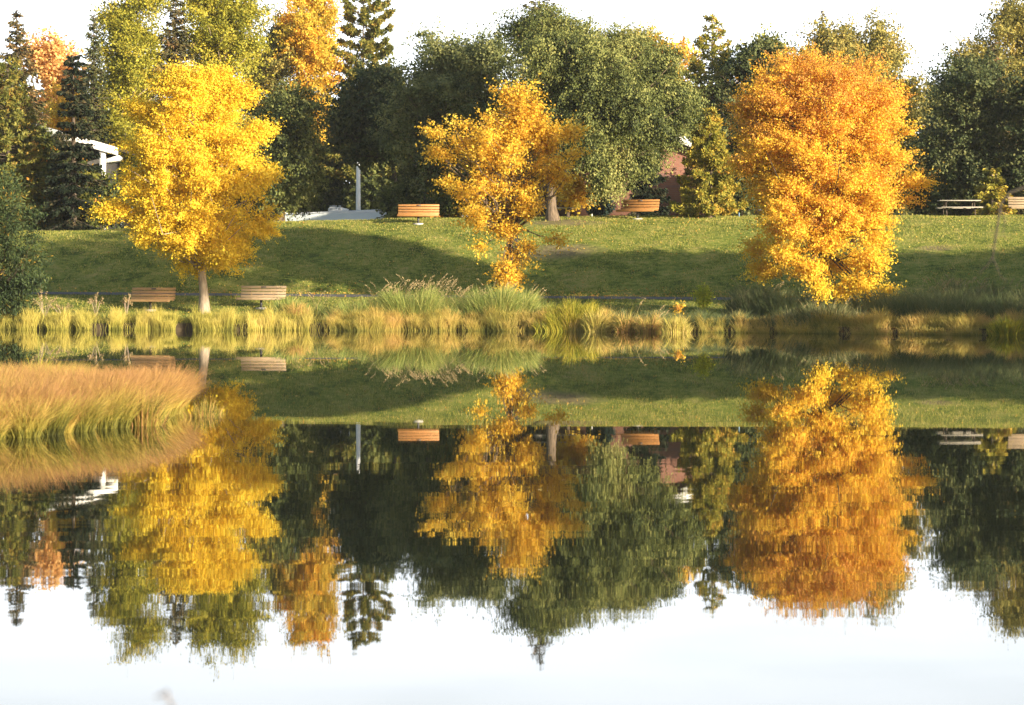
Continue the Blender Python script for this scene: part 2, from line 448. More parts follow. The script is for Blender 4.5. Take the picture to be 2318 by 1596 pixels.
# water: mirror smooth under the far bank, faint ripples towards the viewer
def water_mat():
    m, nt, out = new_mat('pond_water')
    tc = nt.nodes.new('ShaderNodeTexCoord')
    def nz(scale, sc, det=2):
        t = nt.nodes.new('ShaderNodeTexNoise'); t.inputs['Scale'].default_value = scale; t.inputs['Detail'].default_value = det
        nt.links.new(mapping(nt, sc, (0, 0, .12)), t.inputs['Vector']); return t.outputs['Color']
    def centred(c, amp):
        s = nt.nodes.new('ShaderNodeVectorMath'); s.operation = 'SUBTRACT'; s.inputs[1].default_value = (.5, .5, .5)
        nt.links.new(c, s.inputs[0])
        k = nt.nodes.new('ShaderNodeVectorMath'); k.operation = 'MULTIPLY'; k.inputs[1].default_value = amp
        nt.links.new(s.outputs[0], k.inputs[0]); return k.outputs[0]
    a = centred(nz(1.0, (.5, 4.0, 1), 2), (.0012, .0042, 0))
    b = centred(nz(1.0, (.25, .9, 1), 1), (.0008, .0030, 0))
    add = nt.nodes.new('ShaderNodeVectorMath'); add.operation = 'ADD'
    nt.links.new(a, add.inputs[0]); nt.links.new(b, add.inputs[1])
    sep = nt.nodes.new('ShaderNodeSeparateXYZ'); nt.links.new(tc.outputs['Object'], sep.inputs[0])
    wob = noise(nt, 1.0, 2, mapping(nt, (.03, .12, 1)))
    yy = mathn(nt, 'ADD', sep.outputs['Y'], mathn(nt, 'MULTIPLY', mathn(nt, 'SUBTRACT', wob, .5), 22.0))
    mr = nt.nodes.new('ShaderNodeMapRange'); mr.interpolation_type = 'SMOOTHSTEP'
    mr.inputs['From Min'].default_value = 24; mr.inputs['From Max'].default_value = 40
    mr.inputs['To Min'].default_value = 1.0; mr.inputs['To Max'].default_value = .10
    nt.links.new(yy, mr.inputs['Value'])
    sc = nt.nodes.new('ShaderNodeVectorMath'); sc.operation = 'SCALE'
    nt.links.new(add.outputs[0], sc.inputs[0]); nt.links.new(mr.outputs[0], sc.inputs['Scale'])
    up = nt.nodes.new('ShaderNodeVectorMath'); up.operation = 'ADD'; up.inputs[1].default_value = (0, 0, 1)
    nt.links.new(sc.outputs[0], up.inputs[0])
    nm = nt.nodes.new('ShaderNodeVectorMath'); nm.operation = 'NORMALIZE'; nt.links.new(up.outputs[0], nm.inputs[0])
    p = nt.nodes.new('ShaderNodeBsdfPrincipled')
    p.inputs['Base Color'].default_value = (.018, .022, .012, 1)
    p.inputs['Roughness'].default_value = .012; p.inputs['IOR'].default_value = 1.333
    nt.links.new(nm.outputs[0], p.inputs['Normal'])
    nt.links.new(p.outputs[0], out.inputs[0])
    return m
V, Q = grid(np.array([-400., -100, -30, 0, 30, 100, 400]), np.array([-5., 20, 40, 60, 80, 104]), lambda x, y: 0 * x)
tag(mesh_obj('water', V, Q, water_mat()), kind='structure')

# ------------------------------------------------------------------ trees
def rng_(s): return np.random.default_rng(s)

def foliage(rng, P, R, n, size, droop=0.0, shape=(.55, .42), sub=26, zsq=.62, sig=.16, spray=1.7):
    """leaves in elongated sprays that lie in flattened, outward reaching boughs (centres P, sizes R)"""
    w = R ** 2; w = w / w.sum()
    nsub = max(1, int(n / sub))
    pi = rng.choice(len(P), nsub, p=w)
    mid = P.mean(0); eo = P - mid; eo[:, 2] = eo[:, 2] * .25 + .15 * R; eo = unit(eo + rng.normal(size=P.shape) * .25 * R[:, None])
    d = unit(rng.normal(size=(nsub, 3)))
    rr = R[pi] * rng.uniform(.3, 1.1, nsub)
    off = d * rr[:, None] * np.array([1, 1, zsq if droop < .2 else .95])
    along = (off * eo[pi]).sum(1)
    S = P[pi] + off + eo[pi] * (along * rng.uniform(.0, .5, nsub))[:, None]
    S[:, 2] -= droop * R[pi] * rng.uniform(0, .9, nsub)
    ax0 = unit(eo[pi] * .8 + d * .8 + rng.normal(size=d.shape) * .45 + np.array([0, 0, .25 - 2.2 * droop]))
    cnt = rng.uniform(.35, 1.65, nsub); cs = (cnt * sub).astype(int) + 2
    si = np.repeat(np.arange(nsub), cs)
    srnd = rng.uniform(0, 1, nsub)
    L0 = rng.normal(size=len(si))
    taper = np.clip(1.15 - .35 * L0, .3, 1.6)[:, None]
    C = S[si] + rng.normal(size=(len(si), 3)) * sig * .62 * taper * np.array([1, 1, .75]) + ax0[si] * (L0 * sig * spray)[:, None]
    out = unit(d[si] + np.array([0, 0, .25]))
    nrm = unit(out * .9 + rng.normal(size=C.shape) * .55 + np.array([0, -.1, .35]))
    ax = unit(rng.normal(size=C.shape) * .8 + ax0[si] * .8 + np.array([0, 0, -.4 - 1.6 * droop]))
    L = size * rng.uniform(.65, 1.35, len(C)) * .5 * 1.15
    V, Q = leaf_quads(C, L, L * shape[0] * 1.25, ax, nrm, .25)
    r = np.clip(.72 * srnd[si] + .28 * rng.uniform(0, 1, len(C)), 0, 1)
    return V, Q, r, S, pi

def env_sample(rng, outline, d, n, R0, R1, depth, bias=.45, fill=.8, wob=.09):
    """puff centres inside a crown outline given as (py, left, right) rows in picture units at distance d"""
    o = np.array(outline, float)
    # wobble the outline so no two sides of a crown are smooth arcs
    yy = np.linspace(o[0, 0], o[-1, 0], 40); L_ = np.interp(yy, o[:, 0], o[:, 1]); R_ = np.interp(yy, o[:, 0], o[:, 2]); hw_ = (R_ - L_) / 2
    ph = rng.uniform(0, 6.28, 4); q = (yy - yy[0]) / (yy[-1] - yy[0])
    L_ = L_ + hw_ * wob * (np.sin(q * 11 + ph[0]) + .7 * np.sin(q * 23 + ph[1])); R_ = R_ + hw_ * wob * (np.sin(q * 12 + ph[2]) + .7 * np.sin(q * 21 + ph[3]))
    o = np.stack([yy, L_, R_], -1)
    py0, py1 = o[0, 0], o[-1, 0]
    k = F / d
    P, R = [], []
    t = 0
    nm = max(4, int(n / 5)) if fill != .8 else 2; MC = []
    while len(MC) < nm and t < nm * 80:
        t += 1
        r = R1 * rng.uniform(1.3, 2.0)
        y = py0 + r * k * .55 + rng.uniform(0, 1) * max(py1 - py0 - r * k * .95, 1)
        l = np.interp(y, o[:, 0], o[:, 1]); rt = np.interp(y, o[:, 0], o[:, 2]); hw = (rt - l) / 2 / k
        if rng.uniform() > hw / ((o[:, 2] - o[:, 1]).max() / 2 / k) + .15: continue
        r = min(r, hw * .95); he = max(hw - r * .6, .02)
        th = rng.uniform(0, 2 * math.pi); rho = rng.uniform(0, 1) ** .28
        c = W((l + rt) / 2, y, d) + np.array([he * rho * math.cos(th), he * depth * rho * math.sin(th), 0])
        if MC and min(np.linalg.norm(c - m[0]) for m in MC) < .55 * r: continue
        MC.append((c, r))
    for c, r in MC:
        for _ in range(5):
            q = unit(rng.normal(size=3)); rs = rng.uniform(R0, R1) * .8
            P.append(c + q * max(r - rs, .05) * rng.uniform(.6, 1.0) * np.array([1, 1, .8])); R.append(min(rs, r))
    # small outlying sprays that roughen the outline
    for _ in range(int(n * .3)):
        y = rng.uniform(py0, py1); l = np.interp(y, o[:, 0], o[:, 1]); rt = np.interp(y, o[:, 0], o[:, 2]); hw = (rt - l) / 2 / k
        th = rng.uniform(0, 2 * math.pi); f = rng.uniform(.86, 1.07)
        P.append(W((l + rt) / 2, y, d) + np.array([hw * f * math.cos(th), hw * depth * f * math.sin(th), 0])); R.append(R0 * rng.uniform(.35, .7))
    n = len(P) + int(n * (.9 if fill == .8 else .3 if fill < .85 else .5)); t = 0; bias = .8 if fill < .85 else .5
    while len(P) < n and t < n * 60:
        t += 1
        r = rng.uniform(R0, R1)
        y = py0 + r * k * .5 + rng.uniform(0, 1) * max(py1 - py0 - r * k * .85, 1)
        l = np.interp(y, o[:, 0], o[:, 1]); rt = np.interp(y, o[:, 0], o[:, 2])
        hw = (rt - l) / 2 / k; 
        if rng.uniform() > hw / ((o[:, 2] - o[:, 1]).max() / 2 / k) + .12: continue
        r = min(r, hw * .9)
        he = max(hw * fill - r * .6, .02)
        th = rng.uniform(0, 2 * math.pi); rho = rng.uniform(0, 1) ** bias
        c = W((l + rt) / 2, y, d)
        dep = min(he * depth, he)
        P.append(c + np.array([he * rho * math.cos(th), dep * rho * math.sin(th), 0])); R.append(r)
    return np.array(P), np.array(R)

def limbs(rng, mb, trunk_pts, trunk_r, P, R, frac=.7, r0=.05, twigs=None, ntw=0, zlow=None):
    tp = np.array(trunk_pts); 
    zt = tp[:, 2]
    for i in range(len(P)):
        if rng.uniform() > frac: continue
        p = P[i]
        hd = math.hypot(p[0] - np.interp(p[2], zt, tp[:, 0]), p[1] - np.interp(p[2], zt, tp[:, 1]))
        z0 = p[2] - .75 * hd - .4
        z0 = min(max(z0, zlow if zlow is not None else zt[0] + .35 * (zt[-1] - zt[0])), zt[-1] - .1)
        a = np.array([np.interp(z0, zt, tp[:, 0]), np.interp(z0, zt, tp[:, 1]), z0])
        L = np.linalg.norm(p - a)
        m1 = a + (p - a) * .35 + rng.normal(size=3) * .06 * L + np.array([0, 0, .05 * L])
        m2 = a + (p - a) * .7 + rng.normal(size=3) * .05 * L
        pts = np.array([a, m1, m2, p])
        rr = min(r0, np.interp(z0, zt, trunk_r) * .6) * min(1, .45 + L * .16)
        V, Q = tube(pts, [rr, rr * .7, rr * .45, rr * .18], 5)
        mb.add(V, Q)
    if twigs is not None and ntw:
        S, pi = twigs
        for j in rng.choice(len(S), min(ntw, len(S)), replace=False):
            a = P[pi[j]]; b = S[j]
            V, Q = tube([a, (a + b) / 2 + rng.normal(size=3) * .05, b + (b - a) * .15], [.014, .010, .004], 3)
            mb.add(V, Q)

def broad(name, label, d, base, outline, mat, bark='bark', n=30000, leaf=.15, npuff=110, R=(.6, 1.1), lobes=(), trunk_r=.2,
          depth=.85, droop=0., seed=1, group=None, trunk=None, sub=26, sig=.17, twig=0, frac=.6, shape=(.55, .42), cat='tree', crownname='crown', bias=.45, top_frac=.8, tshift=0., fill=.93):
    rng = rng_(seed)
    k = F / d
    bx = W(base[0], base[1], d)
    if len(base) < 3: bx[2] = float(ground(bx[0], bx[1])) - .03
    root = empty(name, bx, label, cat, group)
    P, RR = env_sample(rng, outline, d, npuff, R[0], R[1], depth, bias, fill, .03 if fill >= .96 else .08)
    for lb in lobes:
        cx, cy, rx, ry, dz, m = lb
        for _ in range(m):
            r = min(rng.uniform(R[0], R[1]), .85 * min(rx, ry) / k + .12)
            q = unit(rng.normal(size=3)) * rng.uniform(0, 1) ** .5
            c = W(cx, cy, d) + np.array([q[0] * max(rx / k - r, .02), dz + q[1] * .5 * rx / k, q[2] * max(ry / k - r, .02)])
            P = np.vstack([P, c]); RR = np.append(RR, r)
    V, Q, r, S, pi = foliage(rng, P, RR, n, leaf, droop, shape, sub, .62, sig)
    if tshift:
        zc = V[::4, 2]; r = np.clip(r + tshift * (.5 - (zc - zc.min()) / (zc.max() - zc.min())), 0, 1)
    cr = mesh_obj(crownname, V - bx, Q, M[mat], root, r)
    mb = MB()
    if trunk is None:
        o = np.array(outline, float)
        ys = np.linspace(base[1], o[0, 0] + (o[-1, 0] - o[0, 0]) * (1 - top_frac), 9)
        cx = np.where(ys > o[-1, 0], base[0], np.interp(ys, o[:, 0], (o[:, 1] + o[:, 2]) / 2))
        cx = base[0] + (cx - base[0]) * np.clip(np.arange(9) / 6.0, 0, 1) * .7 + rng.normal(size=9) * 3
        cx[0] = base[0]
        tp = np.array([W(a, b, d) for a, b in zip(cx, ys)])
    else:
        tp = np.array([W(a, b, d) for a, b in trunk])
    tp[0, 2] = bx[2] - .1
    nn = len(tp)
    tr = trunk_r * (1 - np.linspace(0, 1, nn) ** .9 * .85)
    tr2 = tr.copy(); tr2[0] *= 1.35
    V, Q = tube(tp, tr2, 12); mb.add(V, Q)
    zl = W(0, np.array(outline)[-1][0], d)[2]
    limbs(rng, mb, tp, tr, P, RR, frac, min(trunk_r * .42, .055), (S, pi), twig, zl)
    V = np.vstack(mb.V) - bx
    mesh_obj('trunk', V, np.vstack(mb.Q), M[bark], root, None, True)
    return root

def conifer(name, label, d, base, top, radius_px, mat, seed=1, n=16000, droop=.35, pine=False, group=None, bare=.06, spacing=.34,
            bark='darkbark', needle=.2, power=.8, trunk_r=.17, up=.15, cat='tree', per=7):
    """base=(px,py), top=py of the tip; radius in picture units at the foot of the crown"""
    rng = rng_(seed); k = F / d
    b0 = W(base[0], base[1], d); b0[2] = float(ground(b0[0], b0[1])) - .03
    tz = W(base[0], top, d)[2]; Hh = tz - b0[2]; Rr = radius_px / k
    root = empty(name, b0, label, cat, group)
    z = Hh * bare + .15; br = []
    while z < Hh - .12:
        t = (z - Hh * bare) / (Hh * (1 - bare))
        Lr = Rr * (1 - t) ** power + .12
        m = per if t < .8 else 5
        a0 = rng.uniform(0, 6.28)
        for i in range(m):
            br.append((z + rng.uniform(-.12, .12), a0 + i * 6.283 / m + rng.uniform(-.35, .35), Lr * rng.uniform(.68, 1.15), t))
        z += spacing * (1 - .35 * t) * rng.uniform(.8, 1.25)
    br = np.array(br)
    def pt(i, s):
        zz, a, L, t = br[i, 0], br[i, 1], br[i, 2], br[i, 3]
        slope = -droop * (1 - t * 1.3) + up * t
        return np.stack([np.cos(a) * L * s, np.sin(a) * L * s, zz + L * (slope * s + (-droop * .35 * s ** 2 + up * s ** 3))], -1)
    mb = MB()
    V, Q = tube([[0, 0, -.1], [.02, 0, Hh * .3], [0, .02, Hh * .65], [0, 0, Hh]], [trunk_r, trunk_r * .75, trunk_r * .42, .015], 10); mb.add(V, Q)
    for i in range(len(br)):
        s = np.array([0, .4, .75, 1.0])
        V, Q = tube(pt(np.full(4, i), s), [.035, .024, .014, .004], 4); mb.add(V, Q)
    w = br[:, 2] ** (1.25 if not pine else 1.6); w /= w.sum()
    if pine:
        nt_ = n // 16
        i = rng.choice(len(br), nt_, p=w); s = rng.uniform(.25, 1.02, nt_) ** .7
        a = br[i, 1]; lat = rng.normal(size=nt_) * .2 * br[i, 2] * (1.15 - s) 
        C = pt(i, s) + np.stack([-np.sin(a), np.cos(a), 0 * a], -1) * lat[:, None]
        C[:, 2] += rng.uniform(0, .22, nt_)
        ii = np.repeat(np.arange(nt_), 16)
        dr = unit(rng.normal(size=(len(ii), 3)) + np.array([0, 0, .45]))
        L = needle * rng.uniform(.7, 1.2, len(ii))
        CC = C[ii] + dr * L[:, None] * .55
        V, Q = leaf_quads(CC, L * .5, L * .17, dr, rng.normal(size=CC.shape))
        sr = rng.uniform(0, 1, nt_); r = .65 * sr[ii] + .35 * rng.uniform(0, 1, len(ii))
    else:
        i = rng.choice(len(br), n, p=w); s = rng.uniform(0.08, 1.04, n) ** .75
        a = br[i, 1]
        fan = .30 * br[i, 2] * np.clip(1.1 - s, 0.05, 1) ** .8 * np.minimum(1, s * 3) + .03
        lat = rng.uniform(-1, 1, n) * fan
        C = pt(i, s) + np.stack([-np.sin(a), np.cos(a), 0 * a], -1) * lat[:, None]
        hang = rng.uniform(0, 1, n) ** 1.5
        C[:, 2] -= hang * .26 * (1 - .5 * br[i, 3])
        C += rng.normal(size=C.shape) * .03
        od = np.stack([np.cos(a), np.sin(a), 0 * a], -1)
        ax = unit(od + np.stack([-np.sin(a), np.cos(a), 0 * a], -1) * np.sign(lat)[:, None] * .7 + np.array([0, 0, -.35]) - np.array([0, 0, 1.]) * hang[:, None] * .7 + rng.normal(size=C.shape) * .2)
        L = needle * rng.uniform(.7, 1.25, n)
        V, Q = leaf_quads(C, L * .5, L * .24, ax, np.array([0, 0, 1.]) + rng.normal(size=C.shape) * .5)
        r = .5 * rng.uniform(0, 1, len(br))[i] + .5 * rng.uniform(0, 1, n)
    mesh_obj('crown', V, Q, M[mat], root, r)
    mesh_obj('trunk', np.vstack(mb.V), np.vstack(mb.Q), M[bark], root, None, True)
    return root

# --- the three bright trees by the water
broad('ash_tree', 'bright yellow tree with pale bare trunk between the two lower benches', 102.3, (462, 700),
      [(150, 400, 530), (165, 350, 548), (200, 328, 570), (240, 308, 590), (290, 278, 606), (340, 268, 604), (390, 262, 612), (430, 252, 612),
       (480, 270, 600), (520, 292, 592), (555, 340, 580), (590, 400, 545), (612, 440, 520)],
      'yellow', 'palebark', n=210000, leaf=.070, fill=.96, npuff=170, R=(.42, .8), trunk_r=.19, seed=11, sig=.12, twig=120, frac=.45,
      lobes=[(540, 215, 46, 44, 0, 6), (320, 240, 30, 40, 0, 4), (560, 330, 40, 50, -.5, 4), (345, 540, 50, 22, -.8, 3), (535, 565, 40, 24, -.6, 3), (600, 500, 30, 22, 0, 2), (268, 478, 55, 36, -.5, 7), (585, 400, 48, 38, -.3, 6), (588, 300, 26, 50, 0, 4), (590, 520, 34, 26, .2, 3), (330, 510, 60, 24, -.6, 4),
             (500, 575, 46, 32, -1.6, 5), (425, 545, 60, 30, -1.8, 6), (500, 170, 40, 22, 0, 3), (370, 185, 30, 22, 0, 3), (505, 594, 20, 12, -1.2, 1)],
      trunk=[(463, 703), (461, 660), (456, 610), (452, 575), (462, 530), (466, 480), (462, 430), (455, 370), (450, 300), (448, 230)], bias=.4)
broad('ash_tree', 'sparse amber tree with dark forked trunk in the middle beside the shade-blue lamp pole', 102.6, (1155, 655),
      [(192, 1120, 1172), (230, 1100, 1232), (270, 1060, 1262), (310, 985, 1290), (350, 985, 1300), (400, 1000, 1300), (450, 1020, 1250), (500, 1050, 1215), (530, 1075, 1190)],
      'amber', 'bark', n=46000, leaf=.08, fill=.8, npuff=105, R=(.18, .4), trunk_r=.115, seed=23, sig=.15, twig=900, frac=1.0,
      lobes=[(1225, 300, 60, 56, 0, 9), (1245, 390, 50, 50, 0, 7), (1210, 250, 30, 40, 0, 4), (1060, 320, 50, 40, 0, 5), (1160, 575, 20, 34, -.3, 3), (1150, 520, 50, 30, -.2, 4), (1170, 625, 16, 20, -.4, 2), (1290, 300, 34, 24, .3, 3), (1305, 350, 26, 30, .3, 3), (1270, 400, 34, 26, .3, 3), (1050, 280, 30, 18, 0, 2), (1030, 360, 30, 18, 0, 2), (985, 300, 26, 18, 0, 2), (990, 345, 26, 16, 0, 2), (1010, 415, 28, 20, -.3, 2), (1090, 490, 45, 36, -1, 4), (1195, 475, 38, 42, -1, 4),
             (1080, 430, 70, 40, -.8, 5), (1142, 610, 20, 30, -.9, 3), (1155, 640, 22, 16, -.9, 2), (1190, 598, 26, 10, -.6, 2), (1195, 560, 22, 16, -.6, 2),
             (1255, 540, 22, 12, -.2, 2), (1085, 558, 10, 14, -.5, 1), (1130, 650, 10, 8, -.9, 1), (1180, 205, 24, 18, 0, 2)],
      trunk=[(1155, 662), (1155, 600), (1155, 540), (1152, 505), (1160, 460), (1166, 410), (1168, 350), (1166, 290), (1164, 240)])
broad('maple_tree', 'pair of dull amber boughs of a small tree behind the thick leaning trunk', 119.5, (1285, 495),
      [(250, 1245, 1290), (300, 1225, 1325), (370, 1235, 1345), (430, 1250, 1345), (470, 1262, 1320)],
      'amber', 'bark', n=9000, leaf=.13, npuff=30, R=(.35, .7), trunk_r=.07, seed=5, sig=.15, twig=60)
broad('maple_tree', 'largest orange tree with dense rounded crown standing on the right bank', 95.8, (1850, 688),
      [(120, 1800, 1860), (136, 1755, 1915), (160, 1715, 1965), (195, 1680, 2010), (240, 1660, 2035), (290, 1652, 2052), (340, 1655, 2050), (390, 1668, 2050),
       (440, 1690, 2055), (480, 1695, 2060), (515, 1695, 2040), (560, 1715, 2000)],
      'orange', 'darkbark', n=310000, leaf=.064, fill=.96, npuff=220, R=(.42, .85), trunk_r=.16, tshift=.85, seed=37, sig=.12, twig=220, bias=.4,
      lobes=[(1850, 550, 70, 26, -.9, 6), (1705, 250, 45, 50, 0, 6), (1700, 370, 40, 60, 0, 6), (1990, 260, 50, 60, 0, 6), (1850, 510, 110, 40, -.8, 12), (1780, 480, 60, 50, -.8, 6), (1950, 500, 60, 40, -.6, 7), (2010, 350, 40, 60, 0, 5), (2072, 408, 34, 28, 0, 4), (2060, 450, 24, 22, .3, 2), (1775, 575, 48, 32, -1, 5), (1825, 610, 40, 34, -1.2, 5), (1850, 650, 26, 22, -1, 3),
             (1960, 590, 44, 44, -1, 6), (1945, 640, 40, 34, -1, 5), (1900, 665, 20, 12, -.6, 2), (2018, 655, 26, 12, .3, 2), (1740, 610, 48, 34, 1.2, 5), (1900, 600, 60, 30, .3, 4),
             (1720, 560, 26, 40, 1.5, 3), (1990, 540, 30, 30, 1.4, 3), (2020, 230, 20, 24, 0, 2)],
      trunk=[(1850, 692), (1849, 640), (1848, 575), (1850, 530), (1858, 470), (1862, 400), (1866, 330), (1868, 250), (1868, 190)])

# --- middle distance and background, left to right
conifer('spruce_tree', 'tall brown-tinged spruce at the far left edge of the tree line', 130, (38, 520), 22, 105, 'brownspruce', 41, 20000, .22)
conifer('pine_tree', 'bushy green pine low at the left edge before the tall spruce', 123, (18, 520), 135, 85, 'pine', 42, 26000, .1, True, power=.55, per=8)
broad('maple_tree', 'faded pale orange tree rising between two spruces at upper left', 172, (120, 470),
      [(72, 75, 125), (100, 55, 155), (140, 50, 180), (190, 55, 190), (250, 70, 195), (320, 85, 190)], 'peach', n=14000, leaf=.2, npuff=60, R=(.7, 1.3), seed=6, sig=.22)
broad('birch_tree', 'brownish orange small-leaved tree behind the dark left spruce', 140, (155, 500),
      [(200, 120, 190), (250, 100, 215), (320, 95, 215), (400, 100, 210)], 'gold', n=14000, leaf=.12, npuff=50, R=(.5, .9), seed=66, sig=.18)
conifer('spruce_tree', 'dark drooping spruce with reddish top left of the yellow tree', 121.5, (166, 515), 118, 70, 'darkspruce', 43, 15000, .38, power=.55, spacing=.5, per=6)
conifer('spruce_tree', 'slim spruce spire poking up just right of the pale orange tree', 137, (212, 505), 30, 72, 'spruce', 44, 14000, .2)
broad('crab_apple_tree', 'low broad green tree flecked with orange under the white porch', 124.5, (150, 510),
      [(275, 55, 95), (350, 45, 115), (378, 40, 235), (392, 40, 255), (420, 45, 262), (480, 60, 262), (510, 80, 250)], 'flecked', n=34000, leaf=.13, npuff=90, R=(.5, .9), seed=7, sig=.18, trunk_r=.12)
broad('poplar_tree', 'tall yellow-green poplar left of the central brown spruce', 143, (285, 510),
      [(-70, 270, 350), (-10, 245, 385), (40, 232, 405), (110, 205, 410), (180, 175, 410), (260, 180, 400), (330, 200, 380), (390, 220, 350)],
      'poplar', 'palebark', n=64000, leaf=.115, npuff=120, R=(.5, .95), seed=8, sig=.2, trunk_r=.2)
broad('poplar_tree', 'tall yellow-green poplar right of the central brown spruce', 145, (500, 510),
      [(-80, 430, 540), (-20, 405, 592), (30, 395, 612), (80, 398, 608), (130, 410, 580), (200, 415, 575), (280, 420, 570), (350, 440, 540)],
      'poplar', 'palebark', n=64000, leaf=.115, npuff=120, R=(.5, .95), seed=9, sig=.2, trunk_r=.2)
conifer('spruce_tree', 'brown cone-laden spruce rising behind the bright yellow tree', 135, (398, 505), -35, 98, 'brownspruce', 45, 24000, .2, spacing=.36)
broad('ash_tree', 'small loose green tree between the right poplar and the golden tree', 158, (610, 505),
      [(25, 635, 665), (60, 610, 680), (110, 570, 690), (160, 555, 690), (220, 560, 680), (300, 570, 680)], 'olive', n=34000, leaf=.13, npuff=80, R=(.5, .9), seed=10, sig=.19, lobes=[(575, 180, 46, 70, 0, 10), (560, 250, 40, 60, 0, 6)])
broad('poplar_tree', 'golden orange poplar standing tall left of the long-needled pine', 157, (702, 505),
      [(-60, 655, 740), (0, 642, 765), (60, 630, 770), (120, 630, 765), (180, 625, 760), (240, 635, 755), (320, 645, 745)],
      'gold', 'palebark', n=52000, leaf=.12, npuff=100, R=(.45, .85), seed=12, sig=.18, trunk_r=.18)
conifer('pine_tree', 'tall pine with open tufted boughs against white sky left of centre', 158, (822, 505), -50, 104, 'pine', 46, 52000, .02, True, power=.42, spacing=.85, per=6, needle=.25, up=.22, bare=.3)
broad('juniper_tree', 'upright feathery dark green tree right behind the bright yellow tree', 127, (634, 505),
      [(205, 600, 710), (250, 585, 735), (300, 580, 745), (350, 582, 745), (400, 590, 735), (440, 600, 715), (466, 610, 680)], 'elm', n=56000, leaf=.11, npuff=80, R=(.5, .95), seed=13, sig=.17, droop=.25)
broad('elm_tree', 'dark shaded elm overhanging the white lamp pole', 131, (800, 505),
      [(150, 800, 900), (190, 765, 930), (250, 745, 945), (300, 748, 945), (340, 760, 940), (365, 790, 930)], 'darkgreen', 'darkbark', n=36000, leaf=.15, npuff=90, R=(.6, 1.1), seed=14, sig=.19, trunk_r=.16, trunk=[(902, 500), (898, 440), (890, 380), (870, 320), (850, 260), (845, 220)])
broad('elm_tree', 'broad dark green elm left of the big grey-green elm', 125.5, (985, 500),
      [(56, 1000, 1120), (85, 945, 1190), (125, 895, 1210), (180, 875, 1220), (240, 870, 1200), (300, 870, 1190), (360, 880, 1190), (410, 900, 1140), (430, 930, 1060)],
      'elmshade', 'bark', n=100000, leaf=.11, npuff=140, R=(.6, 1.15), seed=15, sig=.19, trunk_r=.28, lobes=[(1020, 220, 60, 60, -2.5, 8), (1090, 120, 60, 40, -1.5, 6)])
conifer('spruce_tree', 'pointed spruce tip showing above the big grey-green elm', 142, (1222, 500), -75, 150, 'brownspruce', 47, 26000, .15, power=.75)
broad('elm_tree', 'huge grey-green elm with thick leaning brown trunk in the middle', 117.5, (1250, 512),
      [(16, 1185, 1270), (45, 1155, 1330), (75, 1140, 1390), (110, 1135, 1510), (150, 1140, 1550), (200, 1175, 1560), (260, 1200, 1575), (310, 1240, 1560), (350, 1290, 1500), (395, 1330, 1450)],
      'elm', 'bark', n=230000, leaf=.085, npuff=190, R=(.6, 1.1), seed=16, sig=.17, trunk_r=.27, droop=.45, twig=150,
      fill=.84, lobes=[(1480, 160, 70, 60, 0, 9), (1535, 215, 46, 60, 0, 6), (1440, 105, 60, 50, 0, 6), (1500, 270, 44, 44, 0, 5), (1420, 230, 60, 60, -1.8, 7), (1300, 330, 50, 50, -1, 5), (1230, 130, 60, 60, -2, 6), (1330, 130, 60, 60, -2, 6), (1420, 85, 55, 30, 0, 5), (1510, 130, 36, 36, 0, 4), (1375, 400, 44, 34, -.6, 6), (1350, 430, 24, 18, -.6, 2), (1400, 425, 20, 14, -.6, 2), (1545, 255, 26, 36, 0, 4), (1480, 300, 50, 40, 0, 5), (1440, 350, 50, 30, 0, 4), (1220, 60, 50, 40, 0, 5)],
      trunk=[(1252, 514), (1248, 470), (1248, 420), (1262, 360), (1290, 290), (1310, 220), (1300, 140), (1290, 80)])
broad('poplar_tree', 'yellow poplar glimpsed through the right side of the grey-green elm', 152, (1475, 500),
      [(70, 1400, 1450), (95, 1400, 1555), (140, 1410, 1570), (200, 1415, 1570), (260, 1420, 1550)], 'gold', n=12000, leaf=.16, npuff=50, R=(.5, .9), seed=17, sig=.2)
conifer('pine_tree', 'golden-lit pine with rounded tip between elm and orange tree', 143, (1612, 500), 38, 112, 'goldpine', 48, 46000, .05, True, power=.6, spacing=.6, needle=.24)
broad('poplar_tree', 'short yellow-green poplar behind the left side of the orange tree', 150, (1715, 500),
      [(78, 1715, 1760), (100, 1680, 1780), (150, 1670, 1790), (220, 1680, 1790), (300, 1680, 1780)], 'poplar', n=16000, leaf=.16, npuff=50, R=(.5, .9), seed=18, sig=.2)
broad('oak_tree', 'dark green shaded tree left of the orange crown', 134, (1665, 495),
      [(84, 1690, 1760), (115, 1640, 1800), (160, 1600, 1800), (200, 1590, 1790), (260, 1590, 1780), (330, 1590, 1770), (400, 1600, 1760), (450, 1620, 1740)], 'darkgreen', 'darkbark', n=34000, leaf=.14, npuff=90, R=(.55, 1.0), seed=19, sig=.18)
broad('willow_tree', 'wide olive willow with rounded top right behind the orange crown', 137, (1960, 495),
      [(36, 1850, 1970), (62, 1810, 2030), (100, 1790, 2065), (150, 1780, 2095), (200, 1780, 2115), (260, 1790, 2100), (330, 1800, 2110), (400, 1830, 2110), (450, 1850, 2090)],
      'olive', n=95000, leaf=.12, npuff=150, R=(.6, 1.1), seed=20, fill=.95, sig=.2, droop=.3, trunk_r=.28)
conifer('spruce_tree', 'tiny dark spruce tip above the olive willow', 150, (1862, 495), 20, 70, 'darkspruce', 49, 7000, .2)
